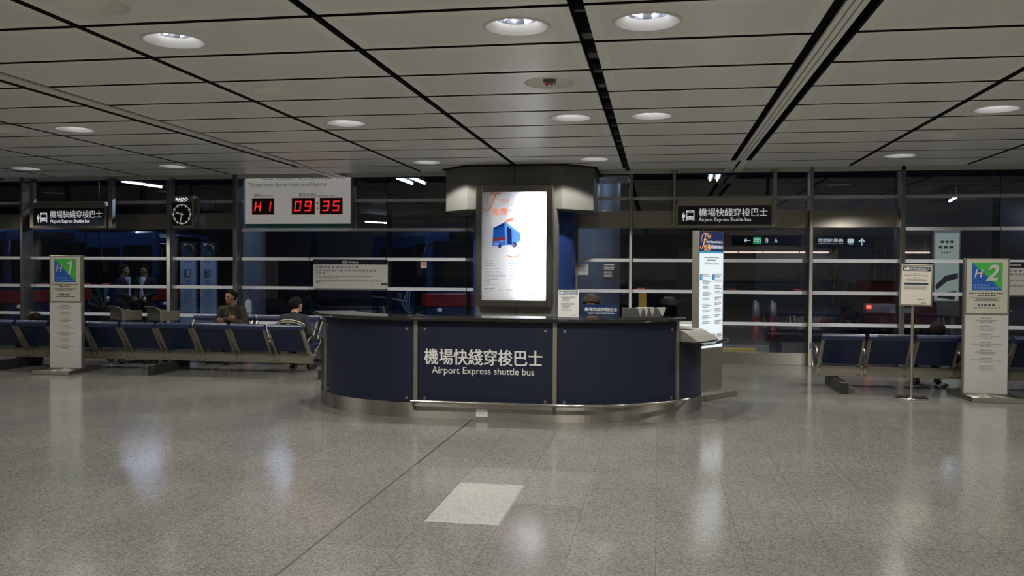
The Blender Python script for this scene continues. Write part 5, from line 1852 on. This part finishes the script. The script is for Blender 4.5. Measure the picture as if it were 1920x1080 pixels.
# grey roller shutter and duct outside right
sh_ = thing('roller_shutter', 'grey roller shutter on the wall outside right of the lit pylon', 'shutter', (4.6, 33.9, 0))
mb = MB()
for k in range(24):
    mb.box(3.7, 6.4, 33.92 - 0.03 * (k % 2), 33.99, 0.1 + k * 0.08, 0.17 + k * 0.08)
mb.build('curtain', OUTW, sh_)
MB().box(3.6, 6.5, 33.8, 34.0, 2.03, 2.4).build('housing', STEELD, sh_)
# lit advertising panel outside
ad = thing('advert_panel', 'tall pale lit advertising panel outside between poster stand and H2 totem', 'advertising panel', (7.33, 24.3, 0))
MB().box(7.0, 7.66, 24.2, 24.4, 0.5, 2.72).build('case', STEELD, ad, bevel=0.01)
MB().rect(7.04, 7.62, 0.9, 2.64, 24.195).build('lit_face', mat('advert_lit', (0.5, 0.6, 0.5), 0.5, emit=0.22, ecol=(0.72, 0.85, 0.70)), ad)
mb = MB()
add_lines(mb, 7.10, 7.56, 2.42, 0.06, 24.19, centre=True, fill=0.7, word=1.2)
add_lines(mb, 7.10, 7.56, 2.28, 0.06, 24.19, centre=True, fill=0.9, word=1.2)
add_lines(mb, 7.10, 7.56, 2.14, 0.04, 24.19, centre=True, fill=0.6, word=1.2)
mb.poly([(7.06, 1.30), (7.30, 1.55), (7.60, 1.62), (7.60, 1.48), (7.34, 1.40), (7.10, 1.18)], 24.19)
mb.poly([(7.10, 0.98), (7.52, 0.92), (7.58, 1.16), (7.16, 1.10)], 24.19)
mb.build('print', mat('advert_print', (0.12, 0.11, 0.10), 0.5), ad)
MB().box(7.1, 7.2, 24.25, 24.35, 0, 0.5).box(7.46, 7.56, 24.25, 24.35, 0, 0.5).build('feet', STEELD, ad)
# pale panel built in place of a bluish reflection in the glass, high right
pp = thing('reflection_panel', 'large bluish panel standing for a glass reflection at the right edge', 'reflection panel', (11.3, 26, 0))
MB().box(9.9, 12.6, 26, 26.06, 1.75, 3.35).build('panel', mat('bluish_panel', (0.16, 0.22, 0.30), 0.25), pp, bevel=0.01)
for x_ in (9.95, 12.5):
    MB().box(x_, x_ + 0.06, 26, 26.06, 0, 1.76).build('leg', STEELD, pp)
# planter with shrubs outside right
pt = thing('planter', 'dark planter outside right of the door with thin leafy bamboo', 'planter', (6.9, 28, 0))
MB().box(4.6, 8.4, 27.7, 28.3, 0, 0.6).build('trough', OUTW, pt, bevel=0.02)
fo = MB()
rnd = random.Random(11)
for k in range(900):
    cx_ = rnd.choice((5.2, 5.3, 6.4, 6.6, 6.8, 7.8)) + rnd.gauss(0, 0.16)
    cz_ = rnd.uniform(0.6, 2.7)
    cy_ = 28 + rnd.gauss(0, 0.15)
    a = rnd.uniform(0, 2 * PI)
    d = Vector((math.cos(a), math.sin(a), rnd.uniform(-0.8, 0.5))).normalized() * 0.14
    n_ = Vector((-d.y, d.x, 0.05)).normalized() * 0.022
    c0 = Vector((cx_, cy_, cz_))
    fo.add([c0, c0 + d * 0.5 + n_, c0 + d, c0 + d * 0.5 - n_], [(0, 1, 2, 3)])
f_ = fo.build('leaves', mat('bamboo_leaf', (0.10, 0.13, 0.05), 0.5), pt)
f_['kind'] = 'stuff'
for x_ in (5.25, 6.4, 6.65, 7.8):
    MB().cone((x_, 28, 0.55), (x_ + 0.1, 28, 2.6), 0.02, 0.01, n=8).build('stem', YELLOW, pt)
